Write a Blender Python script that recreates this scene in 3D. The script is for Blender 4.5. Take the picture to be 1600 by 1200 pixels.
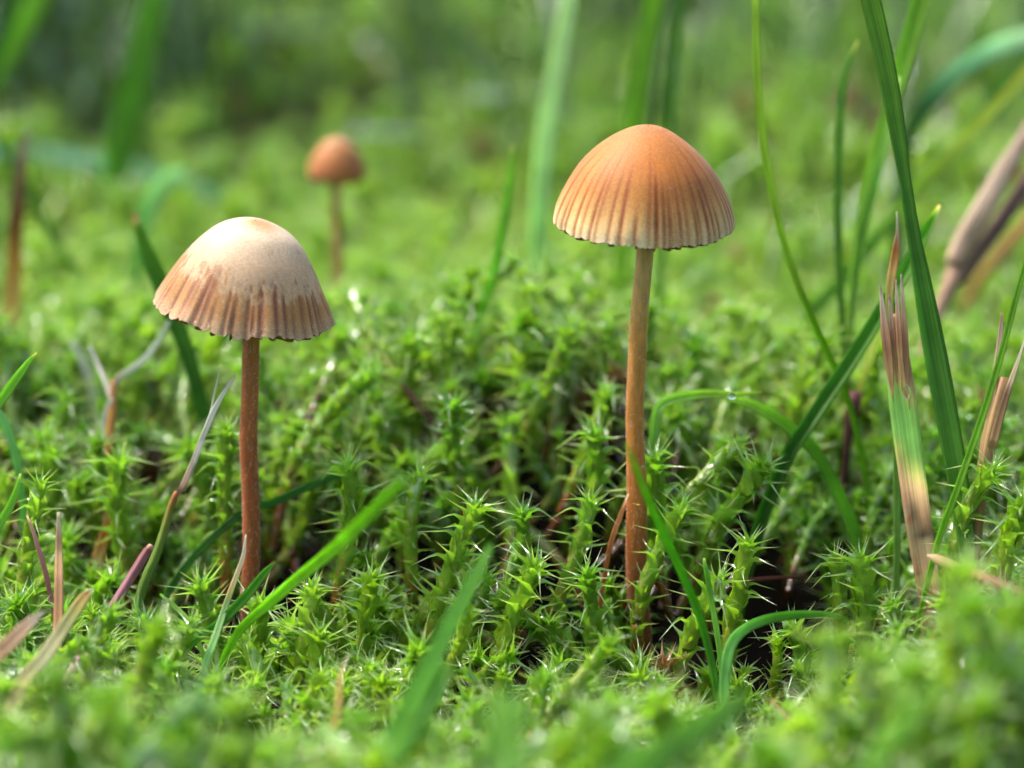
import bpy, math, random
import numpy as np
from mathutils import Vector, Matrix, noise as mnoise

# ------------------------------------------------------------------ reset
for o in list(bpy.data.objects):
    bpy.data.objects.remove(o, do_unlink=True)
scene = bpy.context.scene
scene.unit_settings.system = 'METRIC'
scene.unit_settings.scale_length = 0.01          # one unit is one centimetre
COL = scene.collection
rng = random.Random(11)
NP = np.random.default_rng(7)

# ------------------------------------------------------------------ camera
PITCH = math.radians(14.0)
FPX = 4446.0                                      # focal length in photo pixels (1600 wide)
FOCUS = 24.35
CAM = Vector((0.0, -24.26, 8.05))
FWD = Vector((0, math.cos(PITCH), -math.sin(PITCH)))
UP = Vector((0, math.sin(PITCH), math.cos(PITCH)))
cam_data = bpy.data.cameras.new('camera')
cam = bpy.data.objects.new('camera', cam_data)
COL.objects.link(cam)
cam.location = CAM
cam.rotation_euler = (math.pi / 2 - PITCH, 0, 0)
cam_data.sensor_width = 36.0
cam_data.lens = 36.0 * FPX / 1600.0
cam_data.clip_start = 0.5
cam_data.clip_end = 30000.0
cam_data.dof.use_dof = True
cam_data.dof.focus_distance = FOCUS
APERTURE = 0.54                                   # diameter in scene units
cam_data.dof.aperture_fstop = cam_data.lens * 0.001 / APERTURE
cam_data.dof.aperture_blades = 0
scene.camera = cam

# ------------------------------------------------------------------ sky, sun, exposure
SUN_EL, SUN_AZ = math.radians(58), math.radians(-74)   # azimuth from +Y towards +X
world = bpy.data.worlds.new('World')
scene.world = world
world.use_nodes = True
wn = world.node_tree
wn.nodes.clear()
sky = wn.nodes.new('ShaderNodeTexSky')
sky.sky_type = 'NISHITA'
sky.sun_disc = False
sky.sun_elevation = SUN_EL
sky.sun_rotation = SUN_AZ
sky.air_density = 1.0
sky.dust_density = 4.0
sky.ozone_density = 0.7
bg = wn.nodes.new('ShaderNodeBackground')
bg.inputs['Strength'].default_value = 0.105
wo = wn.nodes.new('ShaderNodeOutputWorld')
wn.links.new(sky.outputs[0], bg.inputs[0])
wn.links.new(bg.outputs[0], wo.inputs[0])
sl = bpy.data.lights.new('sun', 'SUN')
sl.energy = 1.5
sl.angle = math.radians(10)
sl.color = (1.0, 0.98, 0.95)
sun = bpy.data.objects.new('sun', sl)
COL.objects.link(sun)
sdir = Vector((math.sin(SUN_AZ) * math.cos(SUN_EL), math.cos(SUN_AZ) * math.cos(SUN_EL), math.sin(SUN_EL)))
sun.rotation_euler = sdir.to_track_quat('Z', 'Y').to_euler()
sun.location = sdir * 300

vs = scene.view_settings
vs.view_transform = 'Standard'
vs.look = 'None'
vs.exposure = 1.45
vs.gamma = 1.0
vs.use_curve_mapping = False
cy = scene.cycles
cy.use_adaptive_sampling = True
cy.adaptive_threshold = 0.035
cy.adaptive_min_samples = 16
cy.max_bounces = 7
cy.diffuse_bounces = 3
cy.glossy_bounces = 3
cy.transmission_bounces = 5
cy.transparent_max_bounces = 6
cy.caustics_reflective = False
cy.caustics_refractive = False
cy.sample_clamp_indirect = 4.0
cy.use_denoising = True


# ------------------------------------------------------------------ helpers
def pix(px, py, d):
    """photo pixel at view depth d -> point in the place"""
    return CAM + FWD * d + Vector((1, 0, 0)) * ((px - 800) / FPX * d) + UP * (-(py - 600) / FPX * d)


def lin(c):
    return tuple(((x / 255.0) / 12.92 if x / 255.0 <= 0.04045 else ((x / 255.0 + 0.055) / 1.055) ** 2.4) for x in c)


def link(o, parent=None):
    COL.objects.link(o)
    if parent is not None:
        o.parent = parent
    return o


def tag(o, label=None, cat=None, group=None, kind=None):
    if label: o['label'] = label
    if cat: o['category'] = cat
    if group: o['group'] = group
    if kind: o['kind'] = kind
    return o


def mesh_obj(name, verts, faces, mat, parent=None, cols=None, uvs=None, attrs=None, smooth=True):
    me = bpy.data.meshes.new(name)
    me.from_pydata([tuple(v) for v in verts], [], [tuple(f) for f in faces])
    if smooth:
        me.polygons.foreach_set('use_smooth', [True] * len(me.polygons))
    if cols is not None:
        a = me.color_attributes.new('Col', 'FLOAT_COLOR', 'POINT')
        c = np.ones((len(verts), 4), dtype=np.float32)
        c[:, :3] = np.asarray(cols)
        a.data.foreach_set('color', c.ravel())
    for k, vals in (attrs or {}).items():
        a = me.attributes.new(k, 'FLOAT', 'POINT')
        a.data.foreach_set('value', np.asarray(vals, dtype=np.float32))
    if uvs is not None:
        uvs = np.asarray(uvs, dtype=np.float32)
        ul = me.uv_layers.new(name='UVMap')
        idx = np.zeros(len(me.loops), dtype=np.int32)
        me.loops.foreach_get('vertex_index', idx)
        ul.data.foreach_set('uv', uvs[idx].ravel())
    me.materials.append(mat)
    me.update()
    return link(bpy.data.objects.new(name, me), parent)


def empty(name, loc):
    o = bpy.data.objects.new(name, None)
    o.location = loc
    o.empty_display_size = 0.2
    return link(o)


def catmull(P, n):
    P = [np.asarray(p, dtype=float) for p in P]
    Q = [2 * P[0] - P[1]] + P + [2 * P[-1] - P[-2]]
    seg = len(P) - 1
    out = []
    for i in range(n + 1):
        u = i / n * seg
        k = min(int(u), seg - 1)
        t = u - k
        a, b, c, d = Q[k], Q[k + 1], Q[k + 2], Q[k + 3]
        out.append(0.5 * (2 * b + (c - a) * t + (2 * a - 5 * b + 4 * c - d) * t * t + (3 * b - a - 3 * c + d) * t ** 3))
    return out


def ramp(stops, t):
    if t <= stops[0][0]: return np.asarray(stops[0][1], float)
    for (a, ca), (b, cb) in zip(stops, stops[1:]):
        if t <= b:
            k = (t - a) / max(1e-6, b - a)
            return np.asarray(ca, float) * (1 - k) + np.asarray(cb, float) * k
    return np.asarray(stops[-1][1], float)


def fbm(x, y, z=0.0, oct_=3):
    return mnoise.fractal(Vector((x, y, z)), 1.0, 2.0, oct_)


def smooth(a, b, x):
    t = min(1, max(0, (x - a) / (b - a)))
    return t * t * (3 - 2 * t)


# ------------------------------------------------------------------ materials
def new_mat(name):
    m = bpy.data.materials.new(name)
    m.use_nodes = True
    nt = m.node_tree
    nt.nodes.clear()
    out = nt.nodes.new('ShaderNodeOutputMaterial')
    return m, nt, out


def N(nt, kind, **kw):
    n = nt.nodes.new(kind)
    for k, v in kw.items():
        if k in n.inputs.keys():
            n.inputs[k].default_value = v
        else:
            setattr(n, k, v)
    return n


def mix_col(nt, fac, a, b, blend='MIX'):
    n = nt.nodes.new('ShaderNodeMix')
    n.data_type = 'RGBA'
    n.blend_type = blend
    for sock, val in ((n.inputs[0], fac), (n.inputs[6], a), (n.inputs[7], b)):
        if hasattr(val, 'is_linked'):
            nt.links.new(val, sock)
        else:
            sock.default_value = val if not isinstance(val, tuple) or len(val) == 4 else (*val, 1)
    return n.outputs[2]


def moss_material(name, stops, trans_gain, trans_fac, rough):
    m, nt, out = new_mat(name)
    at = N(nt, 'ShaderNodeAttribute', attribute_name='along')
    cr = N(nt, 'ShaderNodeValToRGB')
    el = cr.color_ramp.elements
    while len(el) < len(stops): el.new(0.5)
    for e, (p, c) in zip(el, stops):
        e.position = p
        e.color = (*c, 1)
    nt.links.new(at.outputs['Fac'], cr.inputs[0])
    ti = N(nt, 'ShaderNodeAttribute', attribute_name='tint', attribute_type='INSTANCER')
    hs = N(nt, 'ShaderNodeHueSaturation')
    # tint 0..1 shifts from deep cool green to yellow green
    mr = N(nt, 'ShaderNodeMapRange')
    mr.inputs['To Min'].default_value = 0.53
    mr.inputs['To Max'].default_value = 0.478
    nt.links.new(ti.outputs['Fac'], mr.inputs['Value'])
    mv = N(nt, 'ShaderNodeMapRange')
    mv.inputs['To Min'].default_value = 0.7
    mv.inputs['To Max'].default_value = 1.25
    nt.links.new(ti.outputs['Fac'], mv.inputs['Value'])
    nt.links.new(mr.outputs[0], hs.inputs['Hue'])
    nt.links.new(mv.outputs[0], hs.inputs['Value'])
    nt.links.new(cr.outputs[0], hs.inputs['Color'])
    geo = N(nt, 'ShaderNodeNewGeometry')
    no = N(nt, 'ShaderNodeTexNoise', Scale=6.0, Detail=2.0)
    nt.links.new(geo.outputs['Position'], no.inputs['Vector'])
    mm = N(nt, 'ShaderNodeMapRange')
    mm.inputs['From Min'].default_value = 0.3
    mm.inputs['From Max'].default_value = 0.7
    mm.inputs['To Min'].default_value = 0.75
    mm.inputs['To Max'].default_value = 1.2
    nt.links.new(no.outputs['Fac'], mm.inputs['Value'])
    vm = N(nt, 'ShaderNodeVectorMath', operation='SCALE')
    nt.links.new(hs.outputs[0], vm.inputs[0])
    nt.links.new(mm.outputs[0], vm.inputs['Scale'])
    pb = N(nt, 'ShaderNodeBsdfPrincipled', Roughness=rough)
    pb.inputs['Specular IOR Level'].default_value = 0.6
    fine = N(nt, 'ShaderNodeTexNoise', Scale=22.0, Detail=1.0)
    nt.links.new(geo.outputs['Position'], fine.inputs['Vector'])
    bp = N(nt, 'ShaderNodeBump', Strength=0.55, Distance=0.02)
    nt.links.new(fine.outputs['Fac'], bp.inputs['Height'])
    nt.links.new(bp.outputs[0], pb.inputs['Normal'])
    pb.inputs['Specular IOR Level'].default_value = 0.2
    nt.links.new(vm.outputs[0], pb.inputs['Base Color'])
    tr = N(nt, 'ShaderNodeBsdfTranslucent')
    tc = mix_col(nt, 1.0, vm.outputs[0], trans_gain, 'MULTIPLY')
    nt.links.new(tc, tr.inputs['Color'])
    ms = N(nt, 'ShaderNodeMixShader')
    ms.inputs[0].default_value = trans_fac
    nt.links.new(pb.outputs[0], ms.inputs[1])
    nt.links.new(tr.outputs[0], ms.inputs[2])
    # thin film of water over the whole leaf
    lw = N(nt, 'ShaderNodeLayerWeight', Blend=0.5)
    nt.links.new(bp.outputs[0], lw.inputs['Normal'])
    p4 = N(nt, 'ShaderNodeMath', operation='POWER')
    p4.inputs[1].default_value = 4.5
    nt.links.new(lw.outputs['Facing'], p4.inputs[0])
    fr = N(nt, 'ShaderNodeMath', operation='MULTIPLY_ADD')
    fr.inputs[1].default_value = 0.55
    fr.inputs[2].default_value = 0.10
    nt.links.new(p4.outputs[0], fr.inputs[0])
    gl = N(nt, 'ShaderNodeBsdfGlossy', Roughness=0.18)
    gl.inputs['Color'].default_value = (1, 1, 1, 1)
    nt.links.new(bp.outputs[0], gl.inputs['Normal'])
    m2 = N(nt, 'ShaderNodeMixShader')
    nt.links.new(fr.outputs[0], m2.inputs[0])
    nt.links.new(ms.outputs[0], m2.inputs[1])
    nt.links.new(gl.outputs[0], m2.inputs[2])
    nt.links.new(m2.outputs[0], out.inputs[0])
    return m


MOSS_LEAF = moss_material('moss_leaf', [
    (0.0, (0.33, 0.50, 0.035)), (0.35, (0.24, 0.47, 0.045)), (0.55, (0.27, 0.50, 0.11)), (0.78, (0.62, 0.74, 0.42)), (1.0, (0.90, 0.93, 0.80))],
    (1.45, 1.5, 0.55), 0.58, 0.36)
MOSS_STEM = moss_material('moss_stem', [
    (0.0, (0.10, 0.022, 0.006)), (0.28, (0.30, 0.09, 0.012)), (0.45, (0.40, 0.42, 0.035)), (1.0, (0.34, 0.52, 0.05))],
    (1.3, 1.3, 0.7), 0.45, 0.35)


def blade_material(name, trans, rough, vein, spec=0.5):
    m, nt, out = new_mat(name)
    vc = N(nt, 'ShaderNodeAttribute', attribute_name='Col')
    uv = N(nt, 'ShaderNodeUVMap')
    mp = N(nt, 'ShaderNodeMapping')
    mp.inputs['Scale'].default_value = (11.0, 0.5, 1)
    nt.links.new(uv.outputs[0], mp.inputs[0])
    no = N(nt, 'ShaderNodeTexNoise', Scale=1.0, Detail=3.0)
    nt.links.new(mp.outputs[0], no.inputs['Vector'])
    no2 = N(nt, 'ShaderNodeTexNoise', Scale=3.0, Detail=4.0)
    tcn = N(nt, 'ShaderNodeTexCoord')
    nt.links.new(tcn.outputs['Object'], no2.inputs['Vector'])
    mr = N(nt, 'ShaderNodeMapRange')
    mr.inputs['From Min'].default_value = 0.3
    mr.inputs['From Max'].default_value = 0.7
    mr.inputs['To Min'].default_value = 1.0 - vein
    mr.inputs['To Max'].default_value = 1.0 + vein
    nt.links.new(no.outputs['Fac'], mr.inputs['Value'])
    mr2 = N(nt, 'ShaderNodeMapRange')
    mr2.inputs['From Min'].default_value = 0.3
    mr2.inputs['From Max'].default_value = 0.7
    mr2.inputs['To Min'].default_value = 0.85
    mr2.inputs['To Max'].default_value = 1.15
    nt.links.new(no2.outputs['Fac'], mr2.inputs['Value'])
    mu = N(nt, 'ShaderNodeMath', operation='MULTIPLY')
    nt.links.new(mr.outputs[0], mu.inputs[0])
    nt.links.new(mr2.outputs[0], mu.inputs[1])
    vm = N(nt, 'ShaderNodeVectorMath', operation='SCALE')
    nt.links.new(vc.outputs['Color'], vm.inputs[0])
    nt.links.new(mu.outputs[0], vm.inputs['Scale'])
    bp = N(nt, 'ShaderNodeBump', Strength=0.7, Distance=0.012)
    nt.links.new(no.outputs['Fac'], bp.inputs['Height'])
    pb = N(nt, 'ShaderNodeBsdfPrincipled', Roughness=rough)
    pb.inputs['Specular IOR Level'].default_value = spec
    nt.links.new(vm.outputs[0], pb.inputs['Base Color'])
    nt.links.new(bp.outputs[0], pb.inputs['Normal'])
    if trans > 0:
        tr = N(nt, 'ShaderNodeBsdfTranslucent')
        tc = mix_col(nt, 1.0, vm.outputs[0], (1.55, 1.55, 0.9), 'MULTIPLY')
        nt.links.new(tc, tr.inputs['Color'])
        ms = N(nt, 'ShaderNodeMixShader')
        ms.inputs[0].default_value = trans
        nt.links.new(pb.outputs[0], ms.inputs[1])
        nt.links.new(tr.outputs[0], ms.inputs[2])
        nt.links.new(ms.outputs[0], out.inputs[0])
    else:
        nt.links.new(pb.outputs[0], out.inputs[0])
    return m


FRESH = blade_material('fresh_grass', 0.50, 0.48, 0.30, 0.25)
DRY = blade_material('dry_grass', 0.18, 0.65, 0.30, 0.2)


def cap_material(name, speck):
    m, nt, out = new_mat(name)
    vc = N(nt, 'ShaderNodeAttribute', attribute_name='Col')
    fr = N(nt, 'ShaderNodeAttribute', attribute_name='frost')
    tcn = N(nt, 'ShaderNodeTexCoord')
    n1 = N(nt, 'ShaderNodeTexNoise', Scale=42.0, Detail=3.0, Roughness=0.65)
    n2 = N(nt, 'ShaderNodeTexNoise', Scale=75.0, Detail=2.0)
    n3 = N(nt, 'ShaderNodeTexNoise', Scale=3.0, Detail=3.0)
    for n in (n1, n2, n3):
        nt.links.new(tcn.outputs['Object'], n.inputs['Vector'])
    mr = N(nt, 'ShaderNodeMapRange')
    mr.inputs['From Min'].default_value = 0.3
    mr.inputs['From Max'].default_value = 0.7
    mr.inputs['To Min'].default_value = 0.84
    mr.inputs['To Max'].default_value = 1.14
    nt.links.new(n1.outputs['Fac'], mr.inputs['Value'])
    mr3 = N(nt, 'ShaderNodeMapRange')
    mr3.inputs['From Min'].default_value = 0.3
    mr3.inputs['From Max'].default_value = 0.7
    mr3.inputs['To Min'].default_value = 0.88
    mr3.inputs['To Max'].default_value = 1.1
    nt.links.new(n3.outputs['Fac'], mr3.inputs['Value'])
    mu = N(nt, 'ShaderNodeMath', operation='MULTIPLY')
    nt.links.new(mr.outputs[0], mu.inputs[0])
    nt.links.new(mr3.outputs[0], mu.inputs[1])
    vm = N(nt, 'ShaderNodeVectorMath', operation='SCALE')
    nt.links.new(vc.outputs['Color'], vm.inputs[0])
    nt.links.new(mu.outputs[0], vm.inputs['Scale'])
    th = N(nt, 'ShaderNodeMapRange')
    th.inputs['From Min'].default_value = 0.60
    th.inputs['From Max'].default_value = 0.70
    nt.links.new(n2.outputs['Fac'], th.inputs['Value'])
    th2 = N(nt, 'ShaderNodeMath', operation='MULTIPLY')
    nt.links.new(th.outputs[0], th2.inputs[0])
    nt.links.new(fr.outputs['Fac'], th2.inputs[1])
    col = mix_col(nt, th2.outputs[0], vm.outputs[0], (0.80, 0.76, 0.72, 1))
    bp = N(nt, 'ShaderNodeBump', Strength=0.5, Distance=0.006)
    nt.links.new(n1.outputs['Fac'], bp.inputs['Height'])
    pb = N(nt, 'ShaderNodeBsdfPrincipled', Roughness=0.58)
    pb.inputs['Specular IOR Level'].default_value = 0.4
    pb.inputs['Subsurface Weight'].default_value = 0.15
    pb.inputs['Subsurface Radius'].default_value = (0.10, 0.05, 0.02)
    pb.inputs['Subsurface Scale'].default_value = 0.6
    pb.inputs['Sheen Weight'].default_value = speck
    pb.inputs['Sheen Roughness'].default_value = 0.4
    nt.links.new(col, pb.inputs['Base Color'])
    nt.links.new(bp.outputs[0], pb.inputs['Normal'])
    nt.links.new(pb.outputs[0], out.inputs[0])
    return m


CAP_MOIST = cap_material('moist_cap_skin', 0.1)
CAP_DRY = cap_material('drying_cap_skin', 0.08)


def stem_material(name):
    m, nt, out = new_mat(name)
    vc = N(nt, 'ShaderNodeAttribute', attribute_name='Col')
    tcn = N(nt, 'ShaderNodeTexCoord')
    mp = N(nt, 'ShaderNodeMapping')
    mp.inputs['Scale'].default_value = (1, 1, 0.22)
    nt.links.new(tcn.outputs['Object'], mp.inputs[0])
    n1 = N(nt, 'ShaderNodeTexNoise', Scale=70.0, Detail=3.0, Roughness=0.6)
    n2 = N(nt, 'ShaderNodeTexNoise', Scale=26.0, Detail=3.0)
    nt.links.new(mp.outputs[0], n1.inputs['Vector'])
    nt.links.new(mp.outputs[0], n2.inputs['Vector'])
    th = N(nt, 'ShaderNodeMapRange')
    th.inputs['From Min'].default_value = 0.60
    th.inputs['From Max'].default_value = 0.72
    th.inputs['To Max'].default_value = 0.5
    nt.links.new(n1.outputs['Fac'], th.inputs['Value'])
    mr = N(nt, 'ShaderNodeMapRange')
    mr.inputs['From Min'].default_value = 0.3
    mr.inputs['From Max'].default_value = 0.7
    mr.inputs['To Min'].default_value = 0.78
    mr.inputs['To Max'].default_value = 1.2
    nt.links.new(n2.outputs['Fac'], mr.inputs['Value'])
    vm = N(nt, 'ShaderNodeVectorMath', operation='SCALE')
    nt.links.new(vc.outputs['Color'], vm.inputs[0])
    nt.links.new(mr.outputs[0], vm.inputs['Scale'])
    col = mix_col(nt, th.outputs[0], vm.outputs[0], (0.72, 0.60, 0.48, 1))
    bp = N(nt, 'ShaderNodeBump', Strength=0.35, Distance=0.006)
    nt.links.new(n1.outputs['Fac'], bp.inputs['Height'])
    pb = N(nt, 'ShaderNodeBsdfPrincipled', Roughness=0.5)
    pb.inputs['Subsurface Weight'].default_value = 0.3
    pb.inputs['Subsurface Radius'].default_value = (0.08, 0.03, 0.012)
    pb.inputs['Subsurface Scale'].default_value = 0.6
    pb.inputs['Sheen Weight'].default_value = 0.12
    pb.inputs['Sheen Roughness'].default_value = 0.35
    nt.links.new(col, pb.inputs['Base Color'])
    nt.links.new(bp.outputs[0], pb.inputs['Normal'])
    nt.links.new(pb.outputs[0], out.inputs[0])
    return m


STEM = stem_material('fibrillose_stem')


def plain(name, col, rough=0.7, noise_scale=8.0, amp=0.3):
    m, nt, out = new_mat(name)
    tcn = N(nt, 'ShaderNodeTexCoord')
    no = N(nt, 'ShaderNodeTexNoise', Scale=noise_scale, Detail=4.0)
    nt.links.new(tcn.outputs['Object'], no.inputs['Vector'])
    a = tuple(c * (1 - amp) for c in col)
    b = tuple(c * (1 + amp) for c in col)
    c = mix_col(nt, no.outputs['Fac'], a, b)
    pb = N(nt, 'ShaderNodeBsdfPrincipled', Roughness=rough)
    nt.links.new(c, pb.inputs['Base Color'])
    bp = N(nt, 'ShaderNodeBump', Strength=0.4, Distance=0.05)
    nt.links.new(no.outputs['Fac'], bp.inputs['Height'])
    nt.links.new(bp.outputs[0], pb.inputs['Normal'])
    nt.links.new(pb.outputs[0], out.inputs[0])
    return m


GILL = plain('gill_flesh', (0.36, 0.17, 0.06), 0.6, 20.0, 0.2)


def soil_material():
    m, nt, out = new_mat('dark_soil')
    geo = N(nt, 'ShaderNodeNewGeometry')
    sep = N(nt, 'ShaderNodeSeparateXYZ')
    nt.links.new(geo.outputs['Position'], sep.inputs[0])
    n1 = N(nt, 'ShaderNodeTexNoise', Scale=2.2, Detail=3.0)
    n2 = N(nt, 'ShaderNodeTexNoise', Scale=0.03, Detail=5.0)
    nt.links.new(geo.outputs['Position'], n1.inputs['Vector'])
    nt.links.new(geo.outputs['Position'], n2.inputs['Vector'])
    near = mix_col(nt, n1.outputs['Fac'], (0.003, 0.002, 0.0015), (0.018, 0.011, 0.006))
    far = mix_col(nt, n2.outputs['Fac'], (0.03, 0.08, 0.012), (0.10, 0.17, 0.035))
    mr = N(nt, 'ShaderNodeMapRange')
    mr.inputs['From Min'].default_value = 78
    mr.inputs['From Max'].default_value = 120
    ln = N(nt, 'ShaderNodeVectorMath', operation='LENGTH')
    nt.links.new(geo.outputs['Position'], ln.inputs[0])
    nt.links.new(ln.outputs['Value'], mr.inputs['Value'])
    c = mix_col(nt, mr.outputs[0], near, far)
    pb = N(nt, 'ShaderNodeBsdfPrincipled', Roughness=0.9)
    pb.inputs['Specular IOR Level'].default_value = 0.15
    nt.links.new(c, pb.inputs['Base Color'])
    bp = N(nt, 'ShaderNodeBump', Strength=0.7, Distance=0.15)
    nt.links.new(n1.outputs['Fac'], bp.inputs['Height'])
    nt.links.new(bp.outputs[0], pb.inputs['Normal'])
    nt.links.new(pb.outputs[0], out.inputs[0])
    return m


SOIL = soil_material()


def water_material():
    m, nt, out = new_mat('dew_water')
    pb = N(nt, 'ShaderNodeBsdfPrincipled', Roughness=0.0)
    pb.inputs['Base Color'].default_value = (1, 1, 1, 1)
    pb.inputs['Transmission Weight'].default_value = 1.0
    pb.inputs['IOR'].default_value = 1.33
    nt.links.new(pb.outputs[0], out.inputs[0])
    return m


WATER = water_material()

# ------------------------------------------------------------------ lie of the land
HOLLOWS = [  # x, y, radius, depth : gaps in the moss
    (0.1, 1.0, 0.75, 2.2), (0.8, 1.15, 0.6, 1.6), (2.5, 0.05, 0.72, 2.2), (2.3, 0.95, 0.7, 1.6), (-3.0, 0.5, 0.7, 1.8), (-2.2, 1.2, 0.6, 1.4), (-1.75, 1.0, 0.4, 0.8),
    (-3.4, 3.2, 0.8, 0.9), (-4.9, 3.6, 0.7, 0.8), (1.12, -0.45, 0.28, 0.7), (-0.7, -1.3, 0.3, 0.8), (1.9, -2.2, 0.45, 1.0), (-0.2, -2.6, 0.3, 0.7),
    (-6.6, 30.0, 2.6, 1.6), (-3.6, 34.0, 2.4, 1.6), (-10.0, 36.0, 2.6, 1.4), (-8.5, 22.0, 1.6, 0.9), (2.0, 26.0, 1.6, 0.8), (7.0, 32.0, 2.0, 0.8), (3.5, 46.0, 3.0, 1.5), (-14.0, 42.0, 4.0, 2.0),
    (6.9, 9.5, 1.2, 1.2), (10.5, 18.0, 2.0, 1.6)]


def g2(x, y, cx, cy, sx, sy):
    return math.exp(-((x - cx) / sx) ** 2 - ((y - cy) / sy) ** 2)


def canopy(x, y):
    """height of the moss tips"""
    h = 0.05
    h += 1.15 * smooth(0.3, 3.4, y) - 0.6 * smooth(4.5, 9.5, y) - 0.35 * smooth(12, 34, y)
    h += 0.95 * g2(x, y, 0.1, 3.5, 2.0, 1.6)
    h += 1.75 * g2(x, y, 3.4, -6.0, 1.5, 1.5)
    h += 1.3 * g2(x, y, -2.6, -6.5, 1.7, 1.4)
    h += 0.6 * g2(x, y, 0.3, -6.4, 1.5, 1.3)
    h += 0.32 * g2(x, y, -0.2, -0.9, 1.3, 0.8)
    h -= 0.25 * g2(x, y, 1.2, -1.6, 1.2, 1.2)
    h += 0.35 * g2(x, y, -4.4, -1.0, 1.1, 1.3)
    h += 0.5 * g2(x, y, 5.2, 1.2, 1.5, 1.5)
    h += 0.45 * g2(x, y, 3.6, -2.1, 0.8, 0.8)
    h += 0.85 * g2(x, y, 4.05, -3.3, 0.6, 0.7)
    far = smooth(6, 20, y)
    h += (0.28 * fbm(x * 0.45, y * 0.45, 1.7) + 0.14 * fbm(x * 1.3, y * 1.3, 4.1)) * (1 - 0.5 * far)
    h += far * (0.9 * fbm(x * 0.13, y * 0.13, 9.2) + 0.5 * fbm(x * 0.4, y * 0.4, 2.2))
    h += 3.2 * smooth(55, 95, y)
    return h


def hollow(x, y):
    return sum(d * math.exp(-((x - cx) ** 2 + (y - cy) ** 2) / (r * r)) for cx, cy, r, d in HOLLOWS)


def soil(x, y):
    return canopy(x, y) - 1.6 - 0.5 * hollow(x, y)


def build_ground():
    def axis(lo, hi, step, far):
        a = list(np.arange(lo, hi + 1e-6, step))
        v, s = hi, step
        while v < far:
            s *= 1.35
            v += s
            a.append(v)
        v, s = lo, step
        pre = []
        while v > -far:
            s *= 1.35
            v -= s
            pre.append(v)
        return pre[::-1] + a
    xs = axis(-16, 16, 0.4, 9000)
    ys = axis(-14, 70, 0.45, 9000)
    V = [(x, y, soil(x, y) if -40 < y < 130 else soil(min(max(x, -60), 60), min(max(y, -40), 130))) for y in ys for x in xs]
    w = len(xs)
    F = [(j * w + i, j * w + i + 1, (j + 1) * w + i + 1, (j + 1) * w + i) for j in range(len(ys) - 1) for i in range(w - 1)]
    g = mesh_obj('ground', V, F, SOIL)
    tag(g, 'dark damp soil showing in the gaps between the moss', kind='structure')


build_ground()


# ------------------------------------------------------------------ moss: leaves, shoots, carpet
def leaf_geo(length, width, a0, a1, bend_at, sharp, wrap, twist=0.0):
    nu, nv = 9, 5
    V, T = [], []
    x, z = 0.0, 0.0
    pos, ang = [], []
    for i in range(nu):
        t = i / (nu - 1)
        k = smooth(bend_at - sharp, bend_at + sharp, t)
        a = a0 + (a1 - a0) * k
        pos.append((x, z)); ang.append(a)
        x += math.sin(a) * length / (nu - 1)
        z += math.cos(a) * length / (nu - 1)
    for i in range(nu):
        t = i / (nu - 1)
        if t < 0.16: w = width * (0.72 + 0.28 * t / 0.16)
        else:
            u = (t - 0.16) / 0.84
            w = width * ((1 - smooth(-0.1, 0.5, u)) * 0.62 + 0.38 * (1 - u) ** 1.5 * (1 if u < 0.999 else 0))
        a = ang[i]
        for j in range(nv):
            v = -1 + 2 * j / (nv - 1)
            off = -wrap * v * v * w
            px_, pz_ = pos[i]
            V.append((px_ + math.cos(a) * off, v * w + twist * t * t * length, pz_ - math.sin(a) * off))
            T.append(t)
    F = [(i * nv + j, i * nv + j + 1, (i + 1) * nv + j + 1, (i + 1) * nv + j) for i in range(nu - 1) for j in range(nv - 1)]
    return np.array(V), F, np.array(T)


R_ = math.radians
LEAF_KINDS = [
    leaf_geo(0.40, 0.074, R_(6), R_(92), 0.34, 0.13, 1.0, 0.10),
    leaf_geo(0.36, 0.079, R_(10), R_(70), 0.30, 0.14, 1.0, -0.16),
    leaf_geo(0.42, 0.071, R_(4), R_(112), 0.36, 0.12, 1.0, 0.22),
    leaf_geo(0.35, 0.081, R_(14), R_(58), 0.30, 0.18, 1.0, -0.25),
    leaf_geo(0.44, 0.067, R_(6), R_(134), 0.38, 0.20, 0.95, 0.06),
    leaf_geo(0.38, 0.062, R_(16), R_(56), 0.28, 0.2, 0.8, 0.12),
    leaf_geo(0.38, 0.054, R_(8), R_(32), 0.32, 0.2, 0.8, -0.1),
    leaf_geo(0.36, 0.066, R_(24), R_(80), 0.32, 0.2, 0.8, 0.2),
]


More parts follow.
